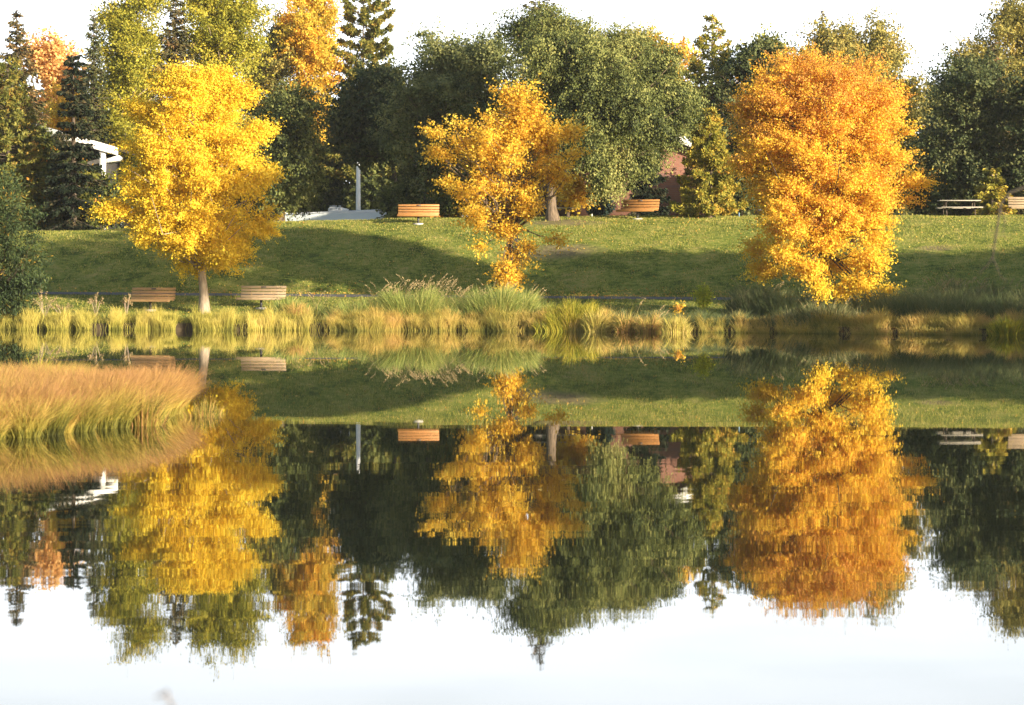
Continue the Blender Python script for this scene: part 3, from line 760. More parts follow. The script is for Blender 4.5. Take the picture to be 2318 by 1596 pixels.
broad('oak_tree', 'dark green tree with olive lit top at the right of the tree line', 126, (2200, 492),
      [(130, 2170, 2230), (150, 2130, 2270), (200, 2100, 2290), (260, 2085, 2300), (330, 2085, 2310), (400, 2090, 2300), (450, 2100, 2290), (480, 2130, 2270)],
      'darkgreen', 'darkbark', n=80000, leaf=.11, npuff=130, R=(.6, 1.1), seed=21, sig=.18, lobes=[(2195, 190, 40, 50, -2.4, 7), (2130, 220, 34, 40, -1.8, 5)], trunk_r=.25)
broad('poplar_tree', 'thin-topped grey-green tree touching the upper right corner', 138, (2290, 495),
      [(-20, 2280, 2310), (20, 2255, 2340), (70, 2225, 2370), (110, 2140, 2400), (160, 2130, 2400), (240, 2140, 2400), (340, 2150, 2400), (440, 2180, 2380)],
      'olive', n=60000, leaf=.12, npuff=130, R=(.5, 1.0), seed=22, sig=.2)
conifer('spruce_tree', 'dark reddish spruce tip near the upper right corner', 132, (2248, 495), 85, 80, 'brownspruce', 50, 12000, .2)
broad('elm_tree', 'dark tree cut by the right edge above the partly seen bench', 123.5, (2345, 490),
      [(150, 2320, 2400), (190, 2290, 2430), (260, 2275, 2450), (340, 2270, 2450), (400, 2280, 2440), (440, 2300, 2420)], 'darkgreen', 'darkbark', n=26000, leaf=.14, npuff=70, R=(.5, 1.0), seed=24, sig=.18)

# --- small trees and shrubs in front of the tree line
conifer('larch_tree', 'small golden-green larch on the crest left of the orange tree', 118.2, (1606, 492), 246, 76, 'goldpine', 51, 52000, .02, True, power=.72, spacing=.42, needle=.17, bare=.01, bark='bark', per=8)
conifer('spruce_tree', 'small dark drooping spruce before the brick wall', 127, (1464, 488), 345, 56, 'darkspruce', 52, 12000, .3, power=.45, bare=.02, per=7)
conifer('juniper_shrub', 'narrow blue-green juniper beside the brick wall', 124, (1357, 490), 405, 27, 'bluespruce', 53, 10000, -.5, power=.5, bare=0, spacing=.2, needle=.14, cat='shrub')
conifer('spruce_tree', 'small spruce with lit trunk foot between the right picnic table and the cut-off bench', 122, (2246, 491), 385, 50, 'goldpine', 54, 5000, .45, power=.5, bare=.12, spacing=.4, trunk_r=.09, bark='palebark')
def shrub(label, px, py, d, wpx, hpx, mat, n=9000, seed=1, leaf=.1, name='shrub', R=(.25, .5), group=None, droop=0):
    return broad(name, label, d, (px, py), [(py - hpx, px - wpx * .22, px + wpx * .22), (py - hpx * .8, px - wpx * .4, px + wpx * .4), (py - hpx * .4, px - wpx * .5, px + wpx * .5), (py - 4, px - wpx * .42, px + wpx * .42)],
                 mat, 'darkbark', n=n, leaf=leaf, npuff=max(8, int(n / 500)), R=R, trunk_r=.04, seed=seed, cat='shrub', sig=.12, frac=.4, group=group, droop=droop)
shrub('dark tree mass right behind the middle of the trailer', 745, 500, 160, 130, 190, 'darkgreen', 16000, 84, .17, R=(.5, 1.0))
shrub('dark leafy mass between trailer and broad elm', 925, 500, 158, 120, 180, 'darkgreen', 14000, 85, .17, R=(.5, 1.0))
shrub('dark shrub behind the left end of the long white trailer', 640, 500, 158, 110, 170, 'darkgreen', 12000, 71, .16, R=(.5, .9))
shrub('dark silvery shrub right behind the white lamp pole', 850, 500, 157, 110, 150, 'elm', 12000, 72, .16, R=(.5, .9))
shrub('green leafy shrub behind the right end of the upper left bench', 1015, 500, 122.5, 90, 90, 'flecked', 12000, 73, .1, R=(.3, .6))
shrub('dark shrub behind the left end of the upper left bench', 905, 502, 126, 90, 85, 'elm', 9000, 74, .11, R=(.3, .6))
shrub('dark shrub in the shade between larch and orange tree', 1680, 492, 128, 110, 150, 'darkgreen', 12000, 75, .13, R=(.5, .9))
shrub('dark shrub below the oak behind the right picnic table', 2120, 492, 127, 130, 120, 'darkgreen', 12000, 76, .13, R=(.5, .9))
shrub('dark bush in the shade left of the yellow crown', 230, 512, 125, 130, 110, 'darkgreen', 12000, 77, .13, R=(.5, .9))
shrub('dark bush at the left foot of the tree line', 90, 518, 127, 120, 120, 'darkgreen', 12000, 78, .13, R=(.5, .9))
shrub('dark bush behind the orange crown at crest level', 1800, 492, 130, 130, 120, 'darkgreen', 9000, 79, .14, R=(.5, .9))
shrub('dark bush behind the orange crown beside the picnic table', 1990, 492, 130, 150, 120, 'darkgreen', 9000, 80, .14, R=(.5, .9))
broad('willow_shrub', 'blue-green willow bush at the left edge of the far bank', 101.6, (15, 720),
      [(385, -60, 20), (420, -90, 50), (480, -110, 78), (540, -120, 88), (600, -120, 85), (650, -110, 62), (700, -100, 50), (722, -80, 40)],
      'willow', 'darkbark', n=46000, leaf=.13, npuff=110, R=(.3, .7), seed=25, sig=.16, shape=(.22, .2), cat='shrub', trunk_r=.07, lobes=[(80, 480, 18, 24, -.4, 2), (85, 540, 22, 16, -.4, 2), (40, 690, 40, 26, -.2, 8), (0, 680, 50, 40, -.2, 8), (20, 705, 40, 14, -.2, 5), (60, 640, 34, 40, -.6, 5)])

# --- farther wood behind everything: generic trees, each its own thing
rngb = rng_(99)
far = []
spots = [(-40, 185, 180), (70, 175, 230), (200, 180, 215), (330, 178, 230), (470, 182, 230), (590, 176, 250), (700, 182, 240), (800, 176, 235), (905, 182, 215), (1010, 178, 210), (1120, 184, 200),
         (1240, 178, 200), (1360, 184, 190), (1470, 178, 200), (1560, 182, 190), (1650, 186, 185), (1760, 178, 190), (1880, 184, 190), (2000, 178, 190), (2110, 184, 190), (2220, 178, 170), (2320, 184, 160)]
desc = ['left edge of the frame', 'first left spruces', 'slim spruce spire', 'left poplar', 'right poplar', 'bright yellow tree', 'golden poplar', 'tufted pine', 'shaded elm by the white pole', 'broad dark elm', 'amber tree',
        'huge elm trunk', 'huge elm middle', 'brick building', 'larch', 'golden-lit pine', 'left of the orange crown', 'orange crown', 'olive willow', 'gap right of the willow', 'right-hand oak', 'right edge of the frame']
for i, (px, d, py) in enumerate(spots):
    loc = W(px, 0, d); loc[2] = float(ground(loc[0], loc[1])) - .05
    hh = W(0, py, d)[2] - loc[2]
    if i == 0:
        k0 = F / d
        b = W(px, 600, d); by = 630 - (loc[2] - H) * k0
        far.append(broad('background_tree', 'dark distant tree filling the gap behind ' + desc[0], d, (px, by),
              [(py, px - 40, px + 30), (py + 50, px - 90, px + 80), (py + 130, px - 115, px + 110), (py + 220, px - 110, px + 115), (by - 30, px - 90, px + 90)],
              'darkgreen', 'darkbark', n=26000, leaf=.26, npuff=90, R=(.8, 1.5), seed=60, sig=.28, group='distant trees behind the tree line', trunk_r=.3))
        h0 = hh
    else:
        copy_tree(far[0], loc, 'dark distant tree filling the gap behind ' + desc[i], hh / h0, rngb.uniform(0, 6.28))

# --- trees standing outside the frame on the right bank (they shade the bank and the slope)
orange_root = [o for o in bpy.data.objects if o.get('label', '').startswith('largest orange')][0]
yellow_root = [o for o in bpy.data.objects if o.get('label', '').startswith('bright yellow tree')][0]
oak_root = [o for o in bpy.data.objects if o.get('label', '').startswith('dark green tree with olive')][0]
SHADE = [(22.6, 92.0, 1.0), (24.6, 92.6, .98), (26.6, 93.0, .92), (28.8, 93.2, .88), (31, 93.8, .85), (33.5, 94.0, .84), (36.5, 94.2, .84), (45, 108, 1.25), (50, 104, 1.25), (56, 110, 1.3),
         (20.9, 81.0, .42), (21.4, 84.0, .44), (22.0, 87.2, .46), (24, 85, .5), (20.6, 78.0, .38)]
ordn = ['first', 'second', 'third', 'fourth', 'fifth', 'sixth', 'seventh', 'eighth', 'ninth', 'tenth']
for i, (x, y, sc_) in enumerate(SHADE):
    lab = ordn[i] + ' tree from the frame edge on the right bank, outside the picture' if i < 10 else ordn[i - 10] + ' low tree on the right promontory, outside the picture'
    copy_tree(oak_root, (x, y, float(ground(x, y)) - .03), lab, sc_, i * 1.3)

sp0 = None
for i, u_ in enumerate((68.6, 70.6, 72.6)):  # unseen pines added, crowns set high to throw a shade band on the slope
    x, y = .669 * u_ + .743 * -5, .743 * u_ - .669 * -5
    if sp0 is None:
        px_ = 1159 + x * F / y; gg = float(ground(x, y))
        sp0 = conifer('pine_tree', 'first high-crowned pine on the right shore, outside the picture', y, (px_, 600), 630 - (19.4 - H) * F / y, 1.9 * F / y, 'pine', 91, 26000, .1, True, power=.25, spacing=.35, bare=.79)
    else:
        copy_tree(sp0, (x, y, float(ground(x, y)) - .03), ('second', 'third')[i - 1] + ' high-crowned pine on the right shore, outside the picture', 1.0 + .02 * i, i)

# ------------------------------------------------------------------ buildings, trailer, poles
def brick_mat():
    m, nt, out = new_mat('brick_wall')
    tc = nt.nodes.new('ShaderNodeTexCoord'); sp = nt.nodes.new('ShaderNodeSeparateXYZ'); cb = nt.nodes.new('ShaderNodeCombineXYZ')
    nt.links.new(tc.outputs['Object'], sp.inputs[0]); nt.links.new(sp.outputs['X'], cb.inputs['X']); nt.links.new(sp.outputs['Z'], cb.inputs['Y'])
    b = nt.nodes.new('ShaderNodeTexBrick')
    nt.links.new(cb.outputs[0], b.inputs['Vector'])
    b.inputs['Color1'].default_value = (.16, .07, .045, 1); b.inputs['Color2'].default_value = (.15, .06, .04, 1); b.inputs['Mortar'].default_value = (.14, .09, .07, 1)
    b.inputs['Scale'].default_value = 1; b.inputs['Brick Width'].default_value = .4; b.inputs['Row Height'].default_value = .1; b.inputs['Mortar Size'].default_value = .008
    # scattered darker bricks
    v = nt.nodes.new('ShaderNodeTexBrick'); nt.links.new(cb.outputs[0], v.inputs['Vector'])
    v.inputs['Color1'].default_value = (0, 0, 0, 1); v.inputs['Color2'].default_value = (1, 1, 1, 1); v.inputs['Mortar'].default_value = (0, 0, 0, 1)
    v.inputs['Scale'].default_value = 1; v.inputs['Brick Width'].default_value = .8; v.inputs['Row Height'].default_value = .1; v.inputs['Mortar Size'].default_value = 0
    f = mathn(nt, 'GREATER_THAN', v.outputs[0], .86)
    mx = nt.nodes.new('ShaderNodeMix'); mx.data_type = 'RGBA'
    nt.links.new(f, mx.inputs['Factor']); nt.links.new(b.outputs[0], mx.inputs['A']); mx.inputs['B'].default_value = (.12, .06, .05, 1)
    p = nt.nodes.new('ShaderNodeBsdfPrincipled'); p.inputs['Roughness'].default_value = .9
    nt.links.new(mx.outputs['Result'], p.inputs['Base Color']); nt.links.new(p.outputs[0], out.inputs[0])
    return m
M['brick'] = brick_mat()
M['white'] = solid_mat('white_paint', [(.3, (.74, .74, .73)), (.7, (.82, .82, .81))], 2, .5)
M['shingle'] = solid_mat('dark_shingles', [(.3, (.03, .03, .03)), (.7, (.07, .065, .06))], 8, .9)
M['glass'] = solid_mat('dark_glass', [(.3, (.02, .025, .03)), (.7, (.03, .035, .04))], 2, .08, spec=.6)
M['wood'] = solid_mat('orange_stained_slats', [(.3, (.42, .24, .11)), (.7, (.62, .40, .20))], 9, .55, (.6, 6, 6))
M['wood_brown'] = solid_mat('brown_stained_slats', [(.3, (.30, .13, .04)), (.7, (.50, .25, .08))], 9, .55, (.6, 6, 6))
M['wood_grey'] = solid_mat('weathered_slats', [(.3, (.28, .20, .12)), (.7, (.48, .36, .23))], 9, .7, (.6, 6, 6))
M['plank'] = solid_mat('shade_greyed_planks', [(.3, (.30, .27, .22)), (.7, (.46, .42, .36))], 9, .8, (.6, 6, 6))  # white planks greyed to carry the shade over the tables
M['steel'] = solid_mat('dark_steel', [(.3, (.05, .05, .05)), (.7, (.10, .10, .10))], 6, .5, metal=.3)
M['concrete'] = solid_mat('concrete', [(.3, (.38, .36, .33)), (.7, (.55, .52, .48))], 8, .9)
M['blue'] = solid_mat('blue_shade_and_paint', [(.3, (.17, .30, .46)), (.7, (.24, .38, .54))], 3, .4)  # on the lamp post this blue is shade over white; the marker is blue
M['trailer'] = solid_mat('off_white_shade_tint', [(.3, (.58, .64, .64)), (.7, (.66, .71, .70))], 1.5, .4)  # off-white mixed with the pale blue-grey of its shaded side
M['roofwhite'] = solid_mat('white_roof_skin', [(.3, (.60, .63, .66)), (.7, (.70, .72, .74))], 2, .5)
M['rubber'] = solid_mat('black_rubber', [(.3, (.015, .015, .015)), (.7, (.03, .03, .03))], 4, .8)
M['greypole'] = solid_mat('white_pole_paint', [(.3, (.78, .77, .74)), (.7, (.86, .85, .83))], 3, .4)

# brick building behind the crest: broad low gable with a white rake board
d = 131.0
def bw(px, py, dd=d): return W(px, py, dd)
c = bw(1400, 0); gz = float(ground(c[0], d + 3))
root = empty('brick_building', (c[0], d, gz), 'brown brick building with white gable board behind the juniper and dark spruce', 'building')
def loc(p): return (p[0] - c[0], p[2] - gz)
A = loc(bw(1225, 338)); B = loc(bw(1430, 268)); Cc = loc(bw(1625, 338))
x0, x1 = loc(bw(1245, 0))[0], loc(bw(1605, 0))[0]
def rake_z(x): return A[1] + (x - A[0]) * (B[1] - A[1]) / (B[0] - A[0]) if x < B[0] else B[1] + (x - B[0]) * (Cc[1] - B[1]) / (Cc[0] - B[0])
mb = MB(); mb.prism([(x0, 0), (x1, 0), (x1, rake_z(x1) - .35), (B[0], B[1] - .35), (x0, rake_z(x0) - .35)], 0, 9.0); mb.build('wall', M['brick'], root)
mb = MB()
for (p, q) in ((A, B), (B, Cc)):
    mb.prism([(p[0], p[1] - .42), (q[0], q[1] - .42), (q[0], q[1]), (p[0], p[1])], -.75, -.68)
mb.build('fascia', M['white'], root)
mb = MB()
for (p, q) in ((A, B), (B, Cc)):
    mb.prism([(p[0], p[1] - .10), (q[0], q[1] - .10), (q[0], q[1] + .03), (p[0], p[1] + .03)], -.676, 9.4)
mb.build('roof', M['shingle'], root)

# white house with a sloping porch roof at left
d2 = 127.0; c = W(190, 0, d2); gz = float(ground(c[0], d2 + 3))
root = empty('white_house', (c[0], d2, gz), 'white house with sloping fascia and porch post glimpsed left of the yellow crown', 'building')
def loc2(px, py): p = W(px, py, d2); return (p[0] - c[0], p[2] - gz)
a, b = loc2(95, 285), loc2(278, 338)
mb = MB(); mb.prism([(a[0], a[1] - .42), (b[0], b[1] - .36), (b[0], b[1]), (a[0], a[1])], -1.6, -1.5); mb.build('fascia', M['white'], root)
mb = MB(); mb.prism([(a[0], a[1] - .12), (b[0], b[1] - .12), (b[0], b[1] + .03), (a[0], a[1] + .03)], -1.496, 8); mb.build('roof', M['shingle'], root)
p0, p1 = loc2(236, 340), loc2(248, 500)
mb = MB(); mb.box(((p0[0] + p1[0]) / 2, -1.3, (b[1] - .2) / 2), (.28, .28, b[1] + .1)); mb.build('post', M['white'], root)
mb = MB(); mb.prism([(a[0] + .3, 0), (b[0] - 1.2, 0), (b[0] - 1.2, b[1] - .1), (a[0] + .3, a[1] - .3)], 0.4, 7.5); mb.build('wall', M['shingle'], root)
q0, q1 = loc2(248, 366), loc2(276, 358)
mb = MB(); mb.prism([(q0[0], q0[1] - .12), (q1[0], q1[1] - .12), (q1[0], q1[1] + .08), (q0[0], q0[1] + .08)], -1.2, 0.35); mb.build('beam', M['white'], root)

# long camping trailer parked below the crest: only its roof line shows
d3 = 150.0; c = W(755, 0, d3); gz = float(ground(c[0], d3)); k3 = F / d3
root = empty('camping_trailer', (c[0], d3, gz), 'long off-white camping trailer parked behind the crest, only its top showing', 'trailer')
def loc3(px, py): return ((px - 755) / k3, H + (630 - py) / k3 - gz)
l, r_, zt1, zt0 = loc3(618, 0)[0], loc3(893, 0)[0], loc3(0, 480)[1], loc3(0, 488)[1]
mb = MB(); mb.prism([(l, .6), (r_ - .3, .55), (r_ - .05, 1.3), (r_, zt1 - .5), (r_ - .5, zt1), (l + .35, zt0), (l, zt0 - .3)], 0, 2.4); mb.build('body', M['trailer'], root)
mb = MB(); mb.prism([(l + .3, zt0 + .005), (r_ - .45, zt1 + .005), (r_ - .9, zt1 + .16), (l + .6, zt0 + .12)], .06, 2.34); mb.build('roof', M['roofwhite'], root)
ax0, ax1, az = loc3(741, 0)[0], loc3(786, 0)[0], loc3(0, 468)[1]
zb = zt1 + .07
mb = MB(); mb.prism([(ax0, zb), (ax1 - .05, zb), (ax1 + .02, zb + .12), (ax1 - .35, az - .02), (ax0 + .12, az), (ax0 + .02, az - .08)], .55, 1.45); ac = mb.build('air_conditioner', M['roofwhite'], root)
M['grille'] = solid_mat('grey_grille', [(.3, (.22, .25, .28)), (.7, (.30, .33, .36))], 6, .6)
mb = MB()
mb.box((ax0 + .30, .545, zb + .27), (.42, .01, .09)); mb.box((ax0 + .66, .545, zb + .27), (.16, .01, .09))
mb.box((ax0 + .30, .545, zb + .12), (.42, .01, .09)); mb.box((ax0 + .66, .545, zb + .12), (.16, .01, .09))
mb.build('grille', M['grille'], ac)
for (vx0, vx1, vh) in ((708, 733, .16), (690, 702, .1), (634, 650, .14)):
    u0, u1 = loc3(vx0, 0)[0], loc3(vx1, 0)[0]
    mb = MB(); mb.prism([(u0, zt0 + .05), (u1, zt0 + .07), (u1, zt0 + .14), (u0 + (u1 - u0) * .3, zt0 + .12 + vh), (u0, zt0 + .10)], .9, 1.4); mb.build('roof_vent', M['roofwhite'], root)
mb = MB(); mb.box((r_ - .8, -.003, zt1 - .95), (.7, .02, .6)); mb.build('window', M['glass'], root)
mb = MB(); mb.box((l + 1.2, -.003, zt0 - .95), (1.0, .02, .5)); mb.build('window', M['glass'], root)
for wx in (-.5, .4):
    mb = MB(); mb.tube([(wx, .05, .36), (wx, .3, .36)], [.36, .36], 16); wh = mb.build('wheel', M['rubber'], root)

# poles
def lamp_pole(name, label, px, d, ytop, r0, r1, mat, base=None, arm=None, head=True):
    x = W(px, 0, d)[0]; g0 = float(ground(x, d)); top = H + (630 - ytop) * d / F - g0
    root = empty(name, (x, d, g0), label, 'lamp post')
    z0 = 0.0
    if base:
        mb = MB(); mb.tube([(0, 0, -.1), (0, 0, base[1] - .04), (0, 0, base[1])], [base[0], base[0], base[0] - .04], 20); mb.build('base', M['concrete'], root); z0 = base[1] + .002
    mb = MB(); mb.tube([(0, 0, z0), (0, 0, top)], [r0, r1], 16); mb.build('pole', M[mat], root, True)
    if head:
        ax = arm or -.5
        mb = MB(); mb.tube([(0, 0, top - .06), (ax * .5, 0, top), (ax, 0, top + .02)], [.03, .03, .03], 8)
        mb.build('arm', M[mat], root)
        mb = MB(); mb.box((ax * 1.35, 0, top + .02), (abs(ax) * .8, .3, .12), bev=.03); mb.build('lamp_head', M['greypole'], root)
    return root
lamp_pole('lamp_post', 'slim white lamp post in shade blue on a concrete base beside the sparse amber tree', 1169, 103.3, 352, .06, .04, 'blue', (.26, .32), -.12)
lamp_pole('lamp_post', 'plain white lamp post rising behind the trailer roof', 811, 153.7, 345, .17, .11, 'greypole', None, None, False)
lamp_pole('lamp_post', 'dark lamp post with small pale head over the blue-green juniper', 1367, 125.5, 384, .05, .04, 'steel', None, -.22)
lamp_pole('lamp_post', 'dark lamp post with pale head between the broad elm and amber tree', 962, 127.5, 367, .05, .04, 'steel', None, -.35)

# ------------------------------------------------------------------ benches and picnic tables
def bench(px, d, label, woodm, rz, group='slatted pedestal benches', py=None):
    x = W(px, 0, d)[0]; g0 = float(ground(x, d))
    root = empty('park_bench', (x, d, g0), label, 'bench', group, rz)
    Lb = 1.82
    # profile: seat front at -y (towards the water), back leaning away
    seat = [(-.30, .40, 0), (-.17, .405, -.02), (-.04, .40, -.03), (.09, .395, -.02)]
    mb = MB()
    mb.box((0, -.345, .375), (Lb, .035, .10), rotx(.12), .008)
    for (y, z, a) in seat: mb.box((0, y + .03, z), (Lb, .112, .04), rotx(a), .008)
    mb.build('seat', M[woodm], root)
    mb = MB()
    for k in range(4):
        mb.box((0, .205 + k * .034, .475 + k * .118), (Lb, .04, .095), rotx(-.28), .008)
    bk = mb.build('backrest', M[woodm], root)
    mb = MB(); mb.box((0, .205 + 3 * .034 - .026, .475 + 3 * .118), (.20, .006, .05), rotx(-.28)); mb.build('plaque', M['steel'], bk)
    mb = MB()
    for sx in (-.55, .55):
        mb.box((sx, -.10, .352), (.05, .50, .04)); mb.box((sx, .285, .62), (.05, .03, .52), rotx(-.28)); 
    mb.box((0, -.05, .345), (1.15, .10, .03))
    mb.build('frame', M['steel'], root)
    mb = MB(); mb.tube([(0, -.05, .03), (0, -.05, .33)], [.05, .05], 14); mb.build('pedestal', M['steel'], root)
    mb = MB(); mb.tube([(0, -.05, -.06), (0, -.05, .035)], [.24, .22], 20); mb.build('base_plate', M['concrete'], root)
    return root
bench(342, 103.3, 'orange slatted bench on one post left of the yellow tree trunk', 'wood', -.24)
bench(592, 103.3, 'weathered grey-brown slatted bench right of the yellow tree trunk', 'wood_grey', -.2)
bench(947, 117.0, 'brown bench on the crest just right of the trailer, half in shade', 'wood_brown', -.02)
bench(1444, 117.6, 'golden brown bench turned aside on the crest in front of the dark spruce', 'wood_brown', -.45)
bench(2330, 119.5, 'bench on the crest cut off by the right edge', 'wood_grey', 0.05)

def picnic(px, d, label, rz=0):
    x = W(px, 0, d)[0]; g0 = float(ground(x, d))
    root = empty('picnic_table', (x, d, g0), label, 'picnic table', 'picnic tables on the crest', rz)
    mb = MB()
    for k in range(5): mb.box((0, -.30 + k * .15, .76), (1.9, .14, .045), None, .008)
    mb.build('table_top', M['plank'], root)
    for s in (-1, 1):
        mb = MB()
        for k in range(2): mb.box((0, s * (.66 + k * .145), .44), (1.9, .135, .045), None, .008)
        mb.build('seat', M['plank'], root)
    for sx in (-.65, .65):
        mb = MB()
        for s in (-1, 1):
            mb.box((sx, s * .40, .36), (.05, .06, .86), rotx(s * .45))
        mb.box((sx + .05, 0, .395), (.04, 1.62, .06)); mb.box((sx + .05, 0, .71), (.04, .72, .05))
        mb.build('leg', M['darkbark'], root)
    return root
picnic(1255, 119.6, 'pale picnic table behind the thick leaning trunk')
picnic(2171, 121.2, 'grey picnic table in shade under the right-hand oak')

# small marker posts on the crest
for (px, label, mt, hgt) in ((1340, 'tiny white marker stub in the grass before the juniper', 'white', .12), (1673, 'tiny blue marker stub at the crest under the larch', 'blue', .2)):
    x = W(px, 0, 119.2)[0]; mb = MB(); mb.tube([(0, 0, -.05), (0, 0, hgt - .02), (0, 0, hgt)], [.025, .025, .012], 10)
    o = mb.build('marker_post', M[mt]); o.location = (x, 119.2, float(ground(x, 119.2))); tag(o, label, 'marker')

# ------------------------------------------------------------------ grasses
def blades(rng, X, Y, Z, h, width, lean, curve, rnd, nseg=3, leandir=None, grad=0.0):
    n = len(X)
    a = rng.uniform(0, 6.283, n) if leandir is None else leandir
    dx, dy = np.cos(a), np.sin(a)
    # ribbon faces roughly towards the viewer
    fa = rng.uniform(-.9, .9, n); sx, sy = np.cos(fa), np.sin(fa)
    V = np.zeros((n, nseg + 1, 2, 3))
    for k in range(nseg + 1):
        t = k / nseg
        off = h * (lean * t + curve * t * t)
        zz = h * (t - .45 * curve * t * t * t - .5 * np.clip(curve - .5, 0, 2) * t ** 3)
        w = width * (1 - t) ** .6 * .5 + width * .06
        cx, cy = X + dx * off, Y + dy * off
        V[:, k, 0] = np.stack([cx - sx * w, cy - sy * w, Z + zz], -1)
        V[:, k, 1] = np.stack([cx + sx * w, cy + sy * w, Z + zz], -1)
    base = np.arange(n)[:, None] * (2 * (nseg + 1)) + np.arange(nseg)[None, :] * 2
    Q = np.stack([base, base + 1, base + 3, base + 2], -1).reshape(-1, 4)
    rr = np.repeat(rnd, nseg)
    if grad: rr = np.clip(rr * .55 + grad * np.tile(np.linspace(-.1, .75, nseg), n), 0, 1)
    return V.reshape(-1, 3), Q, rr

def join(parts):
    V, Q, R, n = [], [], [], 0
    for (v, q, r) in parts:
        V.append(v); Q.append(q + n); R.append(r); n += len(v)
    return np.vstack(V), np.vstack(Q), np.concatenate(R)

# lawn blades on slope and bank
rng = rng_(200)
n = 230000
x = rng.uniform(-24, 24, n); y = rng.uniform(99, 122, n)
keep = (np.abs(x) < y * .2 + .6) & ((y < path_y(x) + .1) | (y > path_y(x) + 1.8)) & (y > shore(x) + .8)
dens = smooth_noise(x, y, 2.3, 5) * .5 + .5 + rng.uniform(-.3, .5, n)
dirtm = ((x - 2.3) / 2.2) ** 2 + ((y - 116.6) / 1.0) ** 2 < 1
dirtm |= ((x - 1.6) / 2.4) ** 2 + ((y - 111.2) / 1.1) ** 2 < 1
keep &= (dens > .3) & ~(dirtm & (rng.uniform(0, 1, n) < .8))
x, y = x[keep], y[keep]; n = len(x)
hh = rng.uniform(.03, .085, n) * (1 + .5 * smooth_noise(x, y, 1.2, 6))
V, Q, R = blades(rng, x, y, ground(x, y) - .01, hh, .022, rng.uniform(0, .5, n), rng.uniform(0, .4, n), rng.uniform(0, 1, n), 2)
tag(mesh_obj('lawn_grass', V, Q, M['lawnblade'], None, R), 'short sunlit green grass covering the slope and bank', 'grass', kind='stuff')

# fallen leaves
rng = rng_(201); n = 5200
x = np.concatenate([rng.normal(1.5, 5, 1500), rng.normal(12, 5, 1900), rng.normal(-11, 4, 700), rng.uniform(-20, 20, 600)]); n = len(x)
y = np.where(rng.uniform(0, 1, n) < .55, path_y(x) + rng.normal(2.0, .35, n), rng.uniform(101, 118, n))
z = ground(x, y) + .05
C = np.stack([x, y, z], -1)
V, Q = leaf_quads(C, rng.uniform(.02, .045, n), rng.uniform(.015, .03, n), rng.normal(size=(n, 3)) * [1, 1, .4], rng.normal(size=(n, 3)) * .7 + [0, -.3, 1])
tag(mesh_obj('fallen_leaves', V, Q, M['litter'], None, rng.uniform(0, 1, n)), 'scattered orange and yellow leaves lying on path edge and slope', 'fallen leaves', kind='stuff')

def fringe(seed, xs, n, h0, h1, off, wid, lean=.12, curve=.35, cover=None, spread=.5):
    rng = rng_(seed)
    x = rng.uniform(xs[0], xs[1], n)
    if cover is not None: x = x[rng.uniform(0, 1, n) < cover(x)]
    n = len(x)
    y = shore(x) + .35 * smooth_noise(x, 0 * x, 1.1, 3) + off + rng.uniform(-spread, spread, n)
    z = np.maximum(ground(x, y), -.05)
    h = rng.uniform(h0 * .8, h1, n) * (1 + .16 * smooth_noise(x, 0 * x, .45, seed) + .10 * smooth_noise(x, 0 * x, .13, seed + 1))
    h = h * np.clip(.85 + .38 * smooth_noise(x, 0 * x, .31, seed + 5), .4, 1.2)
    tuft = smooth_noise(x, y, .3, seed + 2)
    return blades(rng, x, y, z - .02, h, wid, rng.uniform(0, 2 * lean, n) + .03, rng.uniform(0, 1.6 * curve, n) + .02, np.clip(.45 * rng.uniform(0, 1, n) + .55 * (smooth_noise(x, y, .7, seed) * .5 + .5) - .1, 0, 1), 3,
                  np.where(rng.uniform(0, 1, n) < .6, np.where(tuft > 0, 0, 3.14) + rng.normal(size=n) * .7, rng.uniform(0, 6.28, n)), .35)

def cols(px_list):   # gaps in the fringe, given as picture x ranges
    def f(x):
        px = x * F / (shore(x) + .3) + 1159
        c = np.ones_like(x)
        for (a, b, v) in px_list: c = np.where((px > a) & (px < b), v, c)
        return c
    return f
gapL = [(-200, 36, .2), (84, 112, .05), (158, 176, .08), (208, 250, .01), (278, 306, .04), (334, 352, .25), (398, 440, .01), (528, 566, .05), (620, 634, .2), (700, 750, .02)]
V, Q, R = join([fringe(301, (-22, -7), 24000, .45, .8, .15, .012, .06, .2, cols(gapL), .35),
                fringe(302, (-22, -6.9), 22000, .25, .45, .95, .012, .15, .35, cols([(84, 112, .4), (208, 250, .15), (278, 306, .4), (398, 440, .12), (528, 566, .4), (700, 750, .05)]), .45)])
tag(mesh_obj('shore_sedge', V, Q, M['sedge'], None, R), 'pale yellow sedge in columns along the left bank below the benches', 'sedge', kind='stuff')
V, Q, R = join([fringe(303, (-7.0, 3.6), 26000, .45, .8, .15, .012, .1, .3, cols([(700, 750, .03), (800, 812, .2), (905, 930, .12), (968, 978, .2), (1030, 1060, .1), (1085, 1105, .15), (1150, 1200, .1), (1245, 1256, .2), (1300, 1318, .1)]), .4),
                fringe(304, (-6.6, 3.6), 14000, .35, .65, .9, .012, .15, .35, None, .5)])
tag(mesh_obj('shore_sedge', V, Q, M['rust_sedge'], None, R), 'orange-tipped sedge along the middle bank under the tall plumed reeds', 'sedge', kind='stuff')
V, Q, R = join([fringe(305, (3.4, 20.5), 22000, .25, .55, .2, .012, .15, .4, cols([(1370, 1392, .03), (1440, 1475, .1), (1500, 1510, .1), (1560, 1585, .1), (1640, 1665, .1), (1740, 1760, .15), (1895, 1925, .08), (2010, 2035, .08), (2215, 2235, .1)]), .4)])
tag(mesh_obj('shore_sedge', V, Q, M['rust_sedge'], None, R), 'shaded brownish sedge along the right bank at the waterline', 'sedge', kind='stuff')
